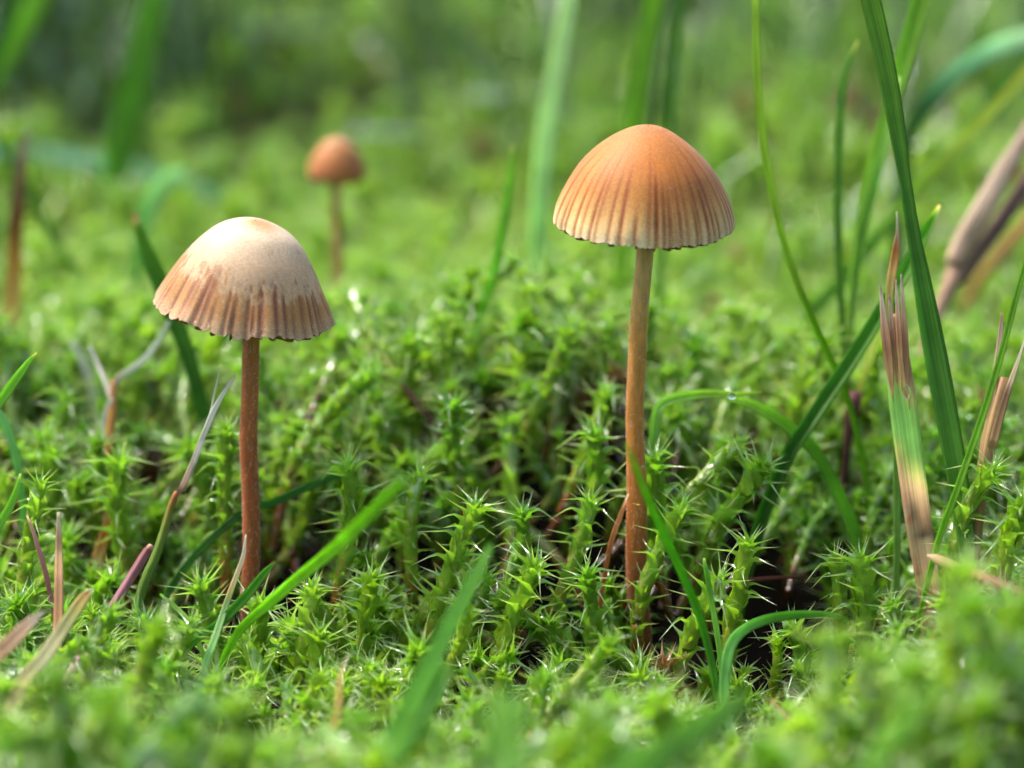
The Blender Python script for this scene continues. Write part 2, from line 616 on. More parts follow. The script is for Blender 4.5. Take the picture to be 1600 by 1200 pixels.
def shoot(seed, length=2.2, bend=0.35, n_tip=13, step=0.042, slender=False):
    """stem centreline and leaf placements of one moss shoot, its base at the origin, growing along +Z"""
    r = random.Random(seed)
    az, curl = r.uniform(0, 6.28), r.uniform(-0.9, 0.9)
    lsc = r.uniform(0.7, 1.2)
    ns = 14
    P, D = [], []
    p = Vector((0, 0, 0))
    for i in range(ns + 1):
        t = i / ns
        lean = bend * (t - 0.3) + 0.08 * math.sin(t * 7 + seed)
        a2 = az + curl * t
        d = Vector((math.sin(lean) * math.cos(a2), math.sin(lean) * math.sin(a2), math.cos(lean)))
        P.append(p.copy()); D.append(d)
        p = p + d * (length / ns)

    def at(s):
        u = min(max(s / length, 0), 0.9999) * ns
        k = int(u); f = u - k
        return P[k].lerp(P[k + 1], f), D[k].lerp(D[k + 1], f).normalized()
    leaves = []
    s, phi = length * 0.24, r.uniform(0, 6.28)

    def put(kind, s, phi, rad, sc, lift=0.0):
        c, d = at(s)
        q = d.to_track_quat('Z', 'Y').to_matrix().to_4x4()
        M = Matrix.Translation(c) @ q @ Matrix.Rotation(phi, 4, 'Z') @ Matrix.Translation((rad, 0, lift)) @ Matrix.Rotation(r.uniform(-0.2, 0.2), 4, 'X') @ Matrix.Scale(sc * lsc * 1.1, 4)
        leaves.append((kind, M))
    while s < length - 0.10:
        t = s / length
        sc = (0.66 + 0.38 * smooth(0.2, 0.6, t)) * r.uniform(0.8, 1.18)
        put(r.choice((5, 6, 6, 3)) if slender else r.choice((0, 0, 1, 2, 3, 4)), s, phi, 0.045 if slender else 0.060, sc * (0.7 if slender else 1.0))
        phi += R_(137.5) + r.uniform(-0.25, 0.25)
        s += step * r.uniform(0.8, 1.25) * (1.35 if t < 0.4 else 1.0)
    for k in range(n_tip):
        f = k / n_tip
        put(r.choice((5, 7)) if f < 0.6 else 6, length - 0.10 + 0.10 * f, phi, 0.034 * (1 - f) + 0.006, r.uniform(0.8, 1.08) * (1 - 0.25 * f))
        phi += R_(137.5)
    nv = 7
    V, T = [], []
    for i in range(ns * 2 + 1):
        t = i / (ns * 2)
        c, d = at(t * length)
        q = d.to_track_quat('Z', 'Y')
        rad = 0.060 * (0.75 + 0.25 * smooth(0, 0.5, t)) * (1 - 0.75 * smooth(0.86, 1.0, t)) * (1 + 0.13 * math.sin(i * 2.4 + seed))
        for j in range(nv):
            a = 2 * math.pi * j / nv + i * 0.35
            V.append(tuple(c + q @ Vector((math.cos(a) * rad, math.sin(a) * rad, 0))))
            T.append(t)
    F = [(i * nv + j, i * nv + (j + 1) % nv, (i + 1) * nv + (j + 1) % nv, (i + 1) * nv + j) for i in range(ns * 2) for j in range(nv)]
    F.append(tuple(ns * 2 * nv + j for j in range(nv)))
    return (V, F, T), leaves


def shoot_mesh(name, spec):
    (sv, sf, st), leaves = spec
    V, F, T, MI = [np.array(sv)], [list(f) for f in sf], [np.array(st)], [0] * len(sf)
    base = len(sv)
    for kind, M in leaves:
        lv, lf, lt = LEAF_KINDS[kind]
        A = np.array(M)
        V.append(lv @ A[:3, :3].T + A[:3, 3])
        F += [[a + base for a in f] for f in lf]
        MI += [1] * len(lf)
        T.append(lt)
        base += len(lv)
    me = bpy.data.meshes.new(name)
    me.from_pydata(np.concatenate(V).tolist(), [], F)
    me.polygons.foreach_set('use_smooth', [True] * len(F))
    a = me.attributes.new('along', 'FLOAT', 'POINT')
    a.data.foreach_set('value', np.concatenate(T).astype(np.float32))
    me.materials.append(MOSS_STEM); me.materials.append(MOSS_LEAF)
    me.polygons.foreach_set('material_index', MI)
    me.update()
    return me


def scatter(name, protos, pts, rots, scales, picks, tints):
    """one stuff object: every point carries a copy of one of the prototype meshes"""
    pc = bpy.data.collections.new(name + '_forms')
    for i, me in enumerate(protos):
        o = bpy.data.objects.new('%s_form_%02d' % (name, i), me)
        pc.objects.link(o)
    me = bpy.data.meshes.new(name)
    me.from_pydata([tuple(p) for p in pts], [], [])
    for k, typ, vals, field in (('rot', 'FLOAT_VECTOR', rots, 'vector'), ('size', 'FLOAT', scales, 'value'),
                                ('pick', 'INT', picks, 'value'), ('tint', 'FLOAT', tints, 'value')):
        a = me.attributes.new(k, typ, 'POINT')
        a.data.foreach_set(field, np.asarray(vals, dtype=np.int32 if typ == 'INT' else np.float32).ravel())
    o = link(bpy.data.objects.new(name, me))
    ng = bpy.data.node_groups.new(name + '_scatter', 'GeometryNodeTree')
    ng.interface.new_socket('Geometry', in_out='INPUT', socket_type='NodeSocketGeometry')
    ng.interface.new_socket('Geometry', in_out='OUTPUT', socket_type='NodeSocketGeometry')
    gi = ng.nodes.new('NodeGroupInput'); go = ng.nodes.new('NodeGroupOutput')
    ci = ng.nodes.new('GeometryNodeCollectionInfo')
    ci.inputs['Collection'].default_value = pc
    ci.inputs['Separate Children'].default_value = True
    ci.inputs['Reset Children'].default_value = True
    ip = ng.nodes.new('GeometryNodeInstanceOnPoints')
    ip.inputs['Pick Instance'].default_value = True

    def named(n, t):
        a = ng.nodes.new('GeometryNodeInputNamedAttribute')
        a.data_type = t
        a.inputs['Name'].default_value = n
        return a.outputs[0]
    e2r = ng.nodes.new('FunctionNodeEulerToRotation')
    ng.links.new(named('rot', 'FLOAT_VECTOR'), e2r.inputs[0])
    ng.links.new(gi.outputs[0], ip.inputs['Points'])
    ng.links.new(ci.outputs[0], ip.inputs['Instance'])
    ng.links.new(named('pick', 'INT'), ip.inputs['Instance Index'])
    ng.links.new(e2r.outputs[0], ip.inputs['Rotation'])
    ng.links.new(named('size', 'FLOAT'), ip.inputs['Scale'])
    ng.links.new(ip.outputs[0], go.inputs[0])
    md = o.modifiers.new('scatter', 'NODES')
    md.node_group = ng
    return o


MOSS_SPECS = [shoot(100 + k, length=rng.uniform(1.6, 2.2), bend=rng.uniform(0.2, 1.3), step=0.043 + 0.02 * (k % 3) / 2) for k in range(16)]
MOSS_SPECS += [shoot(300 + k, length=rng.uniform(1.5, 2.1), bend=rng.uniform(0.4, 1.5), n_tip=7, step=0.034, slender=True) for k in range(5)]
MOSS_PROTOS = [shoot_mesh('moss_form', s) for s in MOSS_SPECS]
MOSS_DEAD = moss_material('withered_moss', [(0.0, (0.20, 0.10, 0.03)), (0.5, (0.34, 0.20, 0.06)), (1.0, (0.55, 0.42, 0.22))], (1.1, 1.0, 0.8), 0.3, 0.5)
for q in (1, 5):
    dm = MOSS_PROTOS[q].copy()
    dm.materials.clear(); dm.materials.append(MOSS_DEAD); dm.materials.append(MOSS_DEAD)
    MOSS_PROTOS.append(dm)

# ---- hand-placed shoots that can be told apart in the focused part of the carpet
HERO = [  # tip px, tip py, foot px, foot py, depth, tint, label
    (738, 800, 690, 985, 24.5, 0.75, 'tall bright moss shoot with a bristling star tip before the dark central hollow'),
    (815, 808, 812, 905, 24.9, 0.35, 'dark green moss shoot with open star tip standing inside the central hollow'),
    (922, 792, 866, 905, 24.9, 0.6, 'moss shoot leaning right with drooping leaves on the right rim of the central hollow'),
    (655, 745, 655, 870, 25.4, 0.6, 'starry moss shoot on the left rim of the dark central hollow'),
    (548, 742, 532, 865, 25.2, 0.55, 'moss shoot with drooping white-pointed leaves midway between left stem and hollow'),
    (490, 925, 472, 1080, 24.1, 0.85, 'yellow-green moss shoot with fanned star tip to the right of the left stem foot'),
    (578, 908, 560, 1045, 24.2, 0.7, 'upright moss shoot with short star tip under the starry left rim shoot'),
    (832, 895, 772, 1000, 24.4, 0.9, 'stubby yellow-green moss shoot leaning right below the central hollow'),
    (918, 905, 912, 985, 24.3, 0.45, 'deep green moss shoot close to the left side of the right stem foot'),
    (352, 678, 352, 850, 25.6, 0.6, 'tall moss shoot with curling leaves close behind the left brown stem'),
    (405, 955, 385, 1085, 24.1, 0.7, 'star-tipped moss shoot directly in front of the left stem foot'),
    (1152, 698, 1035, 880, 25.3, 0.85, 'long bright moss shoot leaning to the right behind the right stem foot'),
    (1062, 798, 1028, 950, 24.7, 0.6, 'moss shoot with swept leaves touching the right stem on its right'),
    (1165, 858, 1155, 1000, 24.5, 0.95, 'pale moss shoot drawn out into a slender pointed tip beside the right hollow'),
    (1310, 880, 1302, 1005, 24.4, 0.7, 'moss shoot with a crown-like tip on the right rim of the right hollow'),
    (1350, 888, 1352, 1010, 24.2, 0.65, 'bushy moss shoot just left of the torn blade foot'),
    (1542, 742, 1508, 885, 24.2, 0.75, 'moss shoot with long sweeping leaves right of the broad dark blade'),
    (1588, 800, 1580, 930, 24.0, 0.8, 'pale moss shoot at the right edge under the split dry stem'),
    (575, 590, 490, 745, 27.0, 0.75, 'slanting moss shoot on the slope right of the left stem'),
    (888, 520, 815, 650, 27.4, 0.7, 'highest spiky moss shoot on the crest between the two mushrooms'),
    (640, 540, 640, 660, 27.8, 0.7, 'blurred moss shoot on the crest right of the left cap'),
    (62, 765, 48, 900, 24.9, 0.75, 'moss shoot with bead-like stem near the left edge behind the short purple stalk'),
    (182, 735, 195, 850, 26.0, 0.65, 'moss shoot with broad star tip above the orange dry stub'),
    (292, 985, 280, 1120, 23.6, 0.65, 'moss shoot with a sharp star tip left of the crossing green blades'),
    (172, 962, 150, 1100, 23.2, 0.7, 'moss shoot in front of the slanting purple stalk'),
    (240, 985, 228, 1160, 21.4, 0.85, 'blurred thick moss shoot rising in front of the purple stalk'),
    (950, 1005, 868, 1130, 22.8, 0.8, 'moss shoot leaning right with white leaf points in front of the right stem'),
    (1282, 540, 1250, 650, 27.6, 0.8, 'spiky moss shoot at the foot of the thin curving blade'),
    (705, 640, 720, 740, 26.3, 0.3, 'dark narrow moss shoot with brush tip on the slope above the hollow'),
    (930, 690, 905, 800, 25.9, 0.45, 'dark moss shoot to the left of the right stem above the hollow'),
    (1185, 735, 1120, 850, 25.0, 0.5, 'small moss shoot crossing the long leaning shoot behind the right stem'),
    (1020, 735, 1035, 850, 25.2, 0.55, 'moss shoot tip peeping from behind the right stem'),
    (760, 905, 735, 990, 24.6, 0.5, 'short side shoot at the foot of the tall bright star-tipped shoot'),
    (55, 1040, 60, 1130, 22.6, 0.8, 'moss shoot with a wide star tip below the straw at lower left corner'),
    (945, 620, 900, 730, 26.8, 0.75, 'light moss shoot on the slope just left of the right stem'),
    (1120, 915, 1080, 1010, 24.3, 0.85, 'yellowish moss shoot between the right stem and the slender pointed shoot'),
    (330, 1075, 320, 1180, 22.4, 0.75, 'moss shoot below the crossing green blades'),
]
leaf_meshes = []
for k, (lv, lf, lt) in enumerate(LEAF_KINDS):
    me = bpy.data.meshes.new('moss_leaf')
    me.from_pydata(lv.tolist(), [], lf)
    me.polygons.foreach_set('use_smooth', [True] * len(lf))
    a = me.attributes.new('along', 'FLOAT', 'POINT')
    a.data.foreach_set('value', lt.astype(np.float32))
    me.materials.append(MOSS_LEAF)
    leaf_meshes.append(me)

hero_xy = []
for i, (tx, ty, fx, fy, d, tint, label) in enumerate(HERO):
    tip, foot = pix(tx, ty, d), pix(fx, fy, d + 0.15)
    axis = tip - foot
    L = axis.length * 1.25 + 0.55
    foot2 = tip - axis.normalized() * L
    (sv, sf, st), leaves = shoot(500 + i, length=L, bend=rng.uniform(0.3, 0.8), n_tip=13)
    root = empty('moss_shoot', foot2)
    # turn so that the grown tip meets the wanted tip
    grown = Vector(sv[-1])
    q = grown.rotation_difference(tip - foot2)
    root.rotation_mode = 'QUATERNION'
    root.rotation_quaternion = q
    root.scale = [(tip - foot2).length / grown.length] * 3
    tag(root, label, 'moss', 'moss shoots told apart in the carpet')
    so = mesh_obj('stem', sv, sf, MOSS_STEM, root, attrs={'along': st})
    so['tint'] = tint
    for kind, M in leaves:
        lo = bpy.data.objects.new('leaf', leaf_meshes[kind])
        link(lo, root)
        lo.matrix_local = M
        lo['tint'] = min(1, max(0, tint + rng.uniform(-0.12, 0.12)))
    hero_xy.append((tip.x, tip.y))
    hero_xy.append(((tip.x + foot.x) / 2, (tip.y + foot.y) / 2))

STEMS_XY = [(1.12, -0.15), (-2.3, -0.12)]


def moss_points():
    pts, rots, sc, pk, ti = [], [], [], [], []
    y = -12.0
    while y < 80:
        near = y < 7
        step = 0.265 if near else 0.265 + 0.6 * smooth(7, 28, y)
        size0 = 1.0 if near else 1.0 + 1.0 * smooth(7, 35, y)
        half = 5.2 + (y + 24) * 0.22
        x = -half
        while x < half:
            X = x + rng.uniform(-0.5, 0.5) * step
            Y = y + rng.uniform(-0.5, 0.5) * step
            x += step
            depth = (Y - CAM.y)
            if depth < 15.5: continue
            hol = hollow(X, Y)
            if rng.random() < min(0.92, hol * 0.85): continue
            if any((X - a) ** 2 + (Y - b) ** 2 < 0.13 ** 2 for a, b in STEMS_XY): continue
            if any((X - a) ** 2 + (Y - b) ** 2 < 0.17 ** 2 for a, b in hero_xy): continue
            H = canopy(X, Y) - hol * 0.9 + rng.uniform(-0.55, 0.2)
            k = rng.randrange(len(MOSS_SPECS)) if rng.random() > 0.014 else len(MOSS_SPECS) + rng.randrange(2)
            s = size0 * rng.uniform(0.55, 1.05)
            az = rng.uniform(0, 6.28)
            tilt = abs(rng.gauss(0, 0.46)) if rng.random() > 0.16 else rng.uniform(0.8, 1.4)
            L = 1.85 * s
            tx_, ty_ = tilt * math.cos(az), tilt * math.sin(az)
            R = Vector((math.sin(tx_), math.sin(ty_), 1)).normalized()
            q = R.to_track_quat('Z', 'Y') @ Matrix.Rotation(rng.uniform(0, 6.28), 3, 'Z').to_quaternion()
            pts.append((X - R.x * L, Y - R.y * L, H - R.z * L))
            rots.append(tuple(q.to_euler()))
            sc.append(s); pk.append(k)
            t = 0.66 + 0.4 * fbm(X * 0.35, Y * 0.35, 6.0) + rng.gauss(0, 0.14) + 0.12 * smooth(3, 12, Y) - 0.35 * min(1, hol)  # shoots in hollows get a deeper tint: shade put into their colour
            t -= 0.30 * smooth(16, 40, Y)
            ti.append(min(1.0, max(0.0, t)))
        y += step
    return pts, rots, sc, pk, ti


P_, R__, S_, K_, T_ = moss_points()
carpet = scatter('moss_carpet', MOSS_PROTOS, P_, R__, S_, K_, T_)
tag(carpet, 'bright green carpet of spiky feather moss covering the ground', 'moss', kind='stuff')


# ------------------------------------------------------------------ grass blades and stalks
def blade_geo(C, W, cols, roll=0.0, fold=0.25, thick=0.012, tube=False, n=30, skew=0.0, spots=()):
    """C: points in the place, W: widths (cm), cols: colour stops along the length"""
    Cs = catmull([tuple(c) for c in C], n)
    Ws = [float(v[0]) for v in catmull([(w,) for w in W], n)]
    V, F, CO, UV = [], [], [], []
    K = 7
    ring = 2 * K
    length = 0.0
    prevN = None
    for i, c in enumerate(Cs):
        c = Vector(c)
        tan = (Vector(Cs[min(i + 1, n)]) - Vector(Cs[max(i - 1, 0)])).normalized()
        toc = (CAM - c).normalized()
        nrm = toc - tan * toc.dot(tan)
        if nrm.length < 0.05 and prevN is not None: nrm = prevN - tan * prevN.dot(tan)
        nrm.normalize()
        t = i / n
        ro = roll(t) if callable(roll) else roll
        nrm = Matrix.Rotation(ro, 3, tan) @ nrm
        prevN = nrm
        side = tan.cross(nrm).normalized()
        if i: length += (c - Vector(Cs[i - 1])).length
        w = max(0.002, Ws[i] / 2) * (1 + 0.05 * mnoise.noise(Vector((length * 0.8, Cs[0][0], 2.0))))
        col = ramp(cols, t) * (1 + 0.16 * mnoise.noise(Vector((length * 0.55, Cs[0][0], 7.0))))
        if tube:
            for j in range(ring):
                a = 2 * math.pi * j / ring
                rr = w * (1 + 0.16 * mnoise.noise(Vector((math.cos(a) * 1.6, math.sin(a) * 1.6, length * 1.1 + c.x))) + 0.10 * math.sin(a * 5 + c.z))
                V.append(tuple(c + side * (math.cos(a) * rr) + nrm * (math.sin(a) * rr * 0.85)))
                CO.append(col * (1 + 0.35 * mnoise.noise(Vector((a * 1.3, length * 0.7, c.x))))); UV.append((0.5 + 0.5 * math.cos(a), length))
        else:
            th = min(thick, w * 0.5)
            for s_ in (1, -1):
                for j in range(K):
                    v = -1 + 2 * j / (K - 1)
                    if s_ < 0: v = -v
                    off = fold * w * (abs(v) - 0.5)
                    edge = th * 0.5 * (1 - 0.8 * abs(v) ** 3)
                    V.append(tuple(c + side * (v * w) + nrm * (off + s_ * edge)))
                    rib = 1.0 - 0.10 * (1 - min(1, abs(v) * 4))
                    if skew or spots:
                        nz = mnoise.noise(Vector((v * 2.2, t * 9, 3.1))) * 0.5 + mnoise.noise(Vector((v * 7, t * 4, 8.1))) * 0.5
                        col = ramp(cols, min(1, max(0, t + skew * v + 0.05 * nz)))
                        for st_, sv_, rt_, rv_, sc_, k_ in spots:
                            e = ((t - st_) / rt_) ** 2 + ((v - sv_) / rv_) ** 2
                            col = col * (1 - k_ * math.exp(-e)) + np.asarray(lin(sc_)) * (k_ * math.exp(-e))
                    CO.append(col * rib); UV.append((0.5 + 0.5 * v, length))
    for i in range(n):
        for j in range(ring):
            F.append((i * ring + j, i * ring + (j + 1) % ring, (i + 1) * ring + (j + 1) % ring, (i + 1) * ring + j))
    F.append(tuple(range(ring))[::-1])
    F.append(tuple(n * ring + j for j in range(ring)))
    return V, F, CO, UV


def root_down(C, W):
    """continue a blade from its last point down into the soil"""
    C, W = [Vector(c) for c in C], list(W)
    d = (C[-1] - C[-2]).normalized()
    p = C[-1]
    for _ in range(40):
        if p.z < soil(p.x, p.y) - 0.05: break
        d = (d * 0.75 + Vector((0, 0, -1)) * 0.45).normalized()
        p = p + d * 0.7
        C.append(p.copy()); W.append(W[-1] * 0.97)
    return C, W


def stroke(pts, w, root=True):
    C = [pix(*p) for p in pts]
    if not isinstance(w, (list, tuple)): w = [w] * len(pts)
    if len(w) != len(pts):
        xs = np.linspace(0, 1, len(w))
        w = list(np.interp(np.linspace(0, 1, len(pts)), xs, w))
    W = [wi / FPX * p[2] for wi, p in zip(w, pts)]
    k = len(C)
    if root: C, W = root_down(C, W)
    return C, W, (k - 1) / (len(C) - 1)


def blade(name, label, cat, pts, w, cols, mat=None, group=None, parent=None, root=True, raw=False, **kw):
    C, W, f = stroke(pts, w, root)
    base = Vector(C[-1])
    if parent is not None:
        base = parent.location
    cs = []
    for t, c in cols:
        r0, g0, b0 = lin(c)
        if raw:
            r0, g0, b0 = r0 * 0.95, g0 * 0.95, b0 * 0.95
        elif mat is None:                    # fresh leaf: a little more yellow than the cool daylight shows it
            r0, g0, b0 = r0 * 1.65 + 0.08 * g0, g0 * 1.28, b0 * 0.85 + 0.03 * g0
        else:
            r0, g0, b0 = min(0.9, r0 * 1.25), min(0.9, g0 * 1.27), min(0.9, b0 * 1.12)
        cs.append((t * f, (r0, g0, b0)))
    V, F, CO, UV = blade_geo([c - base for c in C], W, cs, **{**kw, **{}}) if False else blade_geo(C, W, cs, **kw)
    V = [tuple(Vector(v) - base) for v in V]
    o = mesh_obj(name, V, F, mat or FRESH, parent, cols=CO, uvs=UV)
    if parent is None:
        o.location = base
        tag(o, label, cat, group)
    return o


GR, DG, YG, PG, BG_ = (84, 150, 44), (52, 116, 34), (118, 168, 52), (130, 186, 96), (96, 158, 120)
TIPW = (226, 232, 214)
grp = 'grass blades rising from the moss'

# right-hand group
blade('grass_leaf', 'thin yellow-green blade curving down from the top edge right of the right cap', 'grass',
      [(1180, -30, 26), (1183, 100, 26), (1190, 200, 26), (1205, 290, 26), (1228, 390, 26), (1262, 480, 26), (1295, 555, 26.2), (1318, 600, 26.4)],
      [10, 12, 13, 12, 12, 12, 11, 11], [(0, (112, 165, 50)), (0.6, (104, 160, 46)), (1, (84, 140, 40))], group=grp, fold=0.5, roll=0.3)
tuft = empty('grass_tuft', pix(1324, 700, 27.9))
tag(tuft, 'tuft of narrow blades meeting in a dark purple sheath behind the slanting blade', 'grass', grp)
blade('blade', '', '', [(1341, 64, 28), (1322, 112, 28), (1313, 180, 28), (1309, 300, 28), (1311, 420, 28), (1317, 520, 28), (1323, 640, 27.9)],
      [3, 12, 13, 13, 12, 10, 8], [(0, (170, 205, 130)), (0.1, (90, 150, 70)), (0.5, (72, 138, 46)), (1, (70, 118, 44))], parent=tuft, fold=0.4)
blade('blade', '', '', [(1446, -30, 28.6), (1425, 50, 28.6), (1402, 130, 28.6), (1376, 220, 28.6), (1350, 320, 28.5), (1336, 410, 28.4), (1327, 520, 28.1), (1325, 650, 27.95)],
      [30, 30, 26, 22, 18, 14, 10, 8], [(0, (98, 158, 54)), (0.5, (112, 172, 66)), (1, (80, 128, 46))], parent=tuft, fold=0.5)
blade('blade', '', '', [(1404, 120, 27.6), (1395, 180, 27.6), (1378, 250, 27.6), (1358, 330, 27.7), (1342, 410, 27.8), (1331, 500, 27.9), (1326, 650, 27.9)],
      [6, 12, 14, 13, 12, 9, 8], [(0, (150, 200, 140)), (0.4, (96, 160, 84)), (1, (76, 124, 46))], parent=tuft, fold=0.9, roll=0.4)
blade('sheath', '', '', [(1339, 612, 27.5), (1333, 640, 27.5), (1328, 670, 27.5), (1324, 700, 27.5)], [20, 22, 18, 12],
      [(0, (110, 70, 72)), (0.3, (86, 46, 48)), (1, (60, 36, 34))], mat=DRY, parent=tuft, tube=True, n=10)
blade('blade', '', '', [(1386, 470, 27.7), (1372, 520, 27.6), (1356, 570, 27.5), (1344, 605, 27.5), (1336, 640, 27.5)], [12, 14, 12, 9, 6],
      [(0, (140, 190, 90)), (1, (150, 170, 80))], parent=tuft, n=14, root=False)
blade('grass_leaf', 'broad dark green twisted blade crossing the whole right side of the picture', 'grass',
      [(1352, -40, 24.6), (1371, 40, 24.6), (1388, 120, 24.6), (1402, 200, 24.6), (1414, 280, 24.6), (1428, 370, 24.6), (1444, 460, 24.6), (1462, 560, 24.6), (1482, 670, 24.5), (1500, 780, 24.4), (1512, 880, 24.2)],
      [34, 33, 31, 27, 20, 22, 31, 38, 37, 33, 26], [(0, (76, 142, 42)), (0.35, (56, 118, 40)), (0.6, (64, 128, 50)), (1, (70, 136, 44))], group=grp,
      fold=0.35, roll=lambda t: 0.35 * math.cos(t * 5))
blade('grass_leaf', 'slanting folded blade with a white tip rising between torn blade and broad blade', 'grass',
      [(1468, 321, 26.2), (1455, 345, 26.2), (1437, 378, 26.2), (1410, 432, 26.1), (1375, 490, 26), (1335, 555, 25.9), (1290, 622, 25.8), (1262, 665, 25.7), (1228, 718, 25.7)],
      [3, 13, 21, 23, 23, 24, 24, 24, 22], [(0, TIPW), (0.05, (150, 200, 100)), (0.12, (84, 156, 40)), (0.5, (66, 140, 32)), (1, (44, 104, 26))], group=grp, fold=0.7)
blade('grass_leaf', 'straight yellowish blade slanting from the right edge behind the broad blade', 'grass',
      [(1640, 70, 32), (1570, 150, 31.5), (1500, 225, 31), (1440, 288, 31), (1380, 360, 31), (1320, 432, 31), (1260, 500, 31), (1195, 580, 31)],
      [15, 16, 17, 18, 19, 20, 20, 18], [(0, (150, 180, 80)), (0.35, (120, 164, 62)), (0.6, (78, 142, 46)), (1, (70, 130, 48))], group=grp, fold=0.4)
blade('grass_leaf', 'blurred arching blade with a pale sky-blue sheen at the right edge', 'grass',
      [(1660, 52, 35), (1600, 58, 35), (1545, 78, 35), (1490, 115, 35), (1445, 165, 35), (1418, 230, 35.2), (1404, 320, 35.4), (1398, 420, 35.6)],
      [30, 32, 33, 32, 28, 24, 22, 20], [(0, (218, 236, 246)), (0.35, (170, 212, 204)), (0.6, (64, 126, 70)), (1, (50, 110, 44))], group=grp, roll=-0.5, raw=True)  # pale first stops paint the sky's reflection into the blade colour
blade('grass_leaf', 'dark blurred blade slanting down from the right edge below the arching blade', 'grass',
      [(1650, 40, 42), (1590, 110, 42), (1530, 190, 42), (1470, 280, 42), (1420, 370, 42)], [26, 28, 28, 26, 24],
      [(0, (60, 124, 40)), (1, (80, 140, 56))], group=grp)
stalk = empty('dry_grass_stalk', pix(1430, 640, 29.6))
tag(stalk, 'thick pinkish dry stalk with a swollen joint leaning in from the right edge', 'dry grass', 'dry stalks in the moss')
blade('sheath', '', '', [(1650, 130, 30.2), (1602, 212, 30), (1570, 265, 29.9), (1535, 330, 29.8), (1508, 375, 29.8), (1488, 412, 29.7)],
      [18, 24, 31, 37, 35, 24], [(0, (150, 124, 112)), (0.5, (172, 150, 136)), (1, (150, 126, 110))], mat=DRY, parent=stalk, root=False, tube=True)
blade('sheath', '', '', [(1655, 215, 30.3), (1605, 285, 30.1), (1565, 345, 30), (1530, 395, 29.9), (1500, 440, 29.8)],
      [20, 24, 24, 22, 18], [(0, (124, 98, 92)), (0.6, (106, 80, 78)), (1, (124, 100, 88))], mat=DRY, parent=stalk, root=False, tube=True)
blade('stalk', '', '', [(1500, 405, 29.8), (1484, 448, 29.7), (1466, 490, 29.7), (1445, 545, 29.6), (1425, 600, 29.6)], [26, 24, 20, 17, 15],
      [(0, (168, 134, 116)), (0.5, (160, 130, 116)), (1, (140, 112, 92))], mat=DRY, parent=stalk, tube=True)
blade('dry_grass_stalk', 'blurred thin brown stalk below the thick pinkish stalk at right edge', 'dry grass',
      [(1650, 300, 34), (1600, 355, 34), (1560, 400, 34), (1525, 445, 34)], [16, 18, 18, 16], [(0, (160, 116, 74)), (1, (150, 112, 66))], mat=DRY,
      group='dry stalks in the moss', tube=True)

# torn blade
torn = empty('torn_grass_leaf', pix(1458, 960, 24.3))
tag(torn, 'broad torn blade with frayed brown top, green middle and rotting spotted foot', 'grass', grp)
TAN, PINKT = (206, 176, 138), (196, 160, 128)
blade('blade', '', '', [(1399, 490, 24.53), (1402, 550, 24.52), (1409, 615, 24.5), (1417, 680, 24.5), (1425, 740, 24.5), (1433, 800, 24.4), (1442, 860, 24.4), (1453, 935, 24.3)],
      [6, 34, 43, 44, 43, 42, 40, 36],
      [(0, (186, 150, 120)), (0.20, (190, 150, 112)), (0.26, (186, 186, 110)), (0.32, (134, 184, 90)), (0.48, (140, 188, 96)), (0.55, (196, 196, 110)),
       (0.62, (204, 172, 126)), (0.70, (176, 136, 104)), (0.76, (160, 124, 96)), (0.8, (176, 150, 116)),(0.9, (172, 142, 104)), (1, (150, 116, 84))], mat=DRY, parent=torn, fold=0.2, n=64, skew=0.045,
      spots=[(0.50, 0.25, 0.035, 0.3, (84, 82, 46), 0.8), (0.56, -0.25, 0.014, 0.7, (60, 44, 44), 0.85), (0.66, 0.65, 0.04, 0.12, (120, 70, 40), 0.7), (0.52, 0.65, 0.012, 0.12, (170, 80, 30), 0.8), (0.73, -0.2, 0.03, 0.16, (120, 86, 60), 0.6), (0.75, 0.6, 0.03, 0.15, (86, 62, 50), 0.7)])
for k, (x0, y0, x1, y1, ww, dd) in enumerate(((1375, 445, 1396, 628, 15, 24.45), (1389, 460, 1402, 600, 11, 24.47), (1400, 436, 1410, 612, 10, 24.44), (1408, 428, 1421, 640, 10, 24.46))):
    mx = [(x0 + (x1 - x0) * q, y0 + (y1 - y0) * q, dd) for q in (0, 0.2, 0.45, 0.7, 1.0)]
    blade('strand', '', '', mx, [3, ww * 0.6, ww, ww * 0.9, 1], [(0, (130, 104, 90)), (0.15, (206, 188, 172)), (0.45, (176, 132, 104)), (0.6, (150, 108, 80)), (1, (190, 160, 110))], mat=DRY, parent=torn, root=False, n=20, skew=0.03)
blade('dry_grass_tip', 'small withered golden leaf tip with a hair point just behind the torn blade', 'dry grass',
      [(1401, 330, 25.1), (1402, 360, 25.1), (1401, 380, 25.1), (1397, 410, 25.1), (1392, 440, 25.1), (1390, 480, 25.1), (1396, 560, 25.1)],
      [1.5, 4, 10, 14, 14, 13, 12], [(0, (200, 190, 180)), (0.25, (150, 124, 104)), (0.4, (150, 92, 46)), (0.6, (204, 168, 104)), (1, (120, 160, 70))], mat=DRY, group='dry stalks in the moss')
blade('grass_leaf', 'thin bright green blade at the right edge in front of the split dry stem', 'grass',
      [(1612, 380, 23.9), (1590, 455, 23.9), (1568, 540, 23.9), (1545, 620, 23.9), (1518, 700, 23.9), (1492, 775, 23.9), (1466, 845, 24)],
      [7, 9, 10, 11, 11, 11, 10], [(0, (90, 152, 42)), (1, (98, 160, 46))], group=grp, fold=0.5)
sp = empty('split_dry_stem', pix(1538, 760, 24.4))
tag(sp, 'split brown dry stem with two frayed prongs at the right edge', 'dry grass', 'dry stalks in the moss')
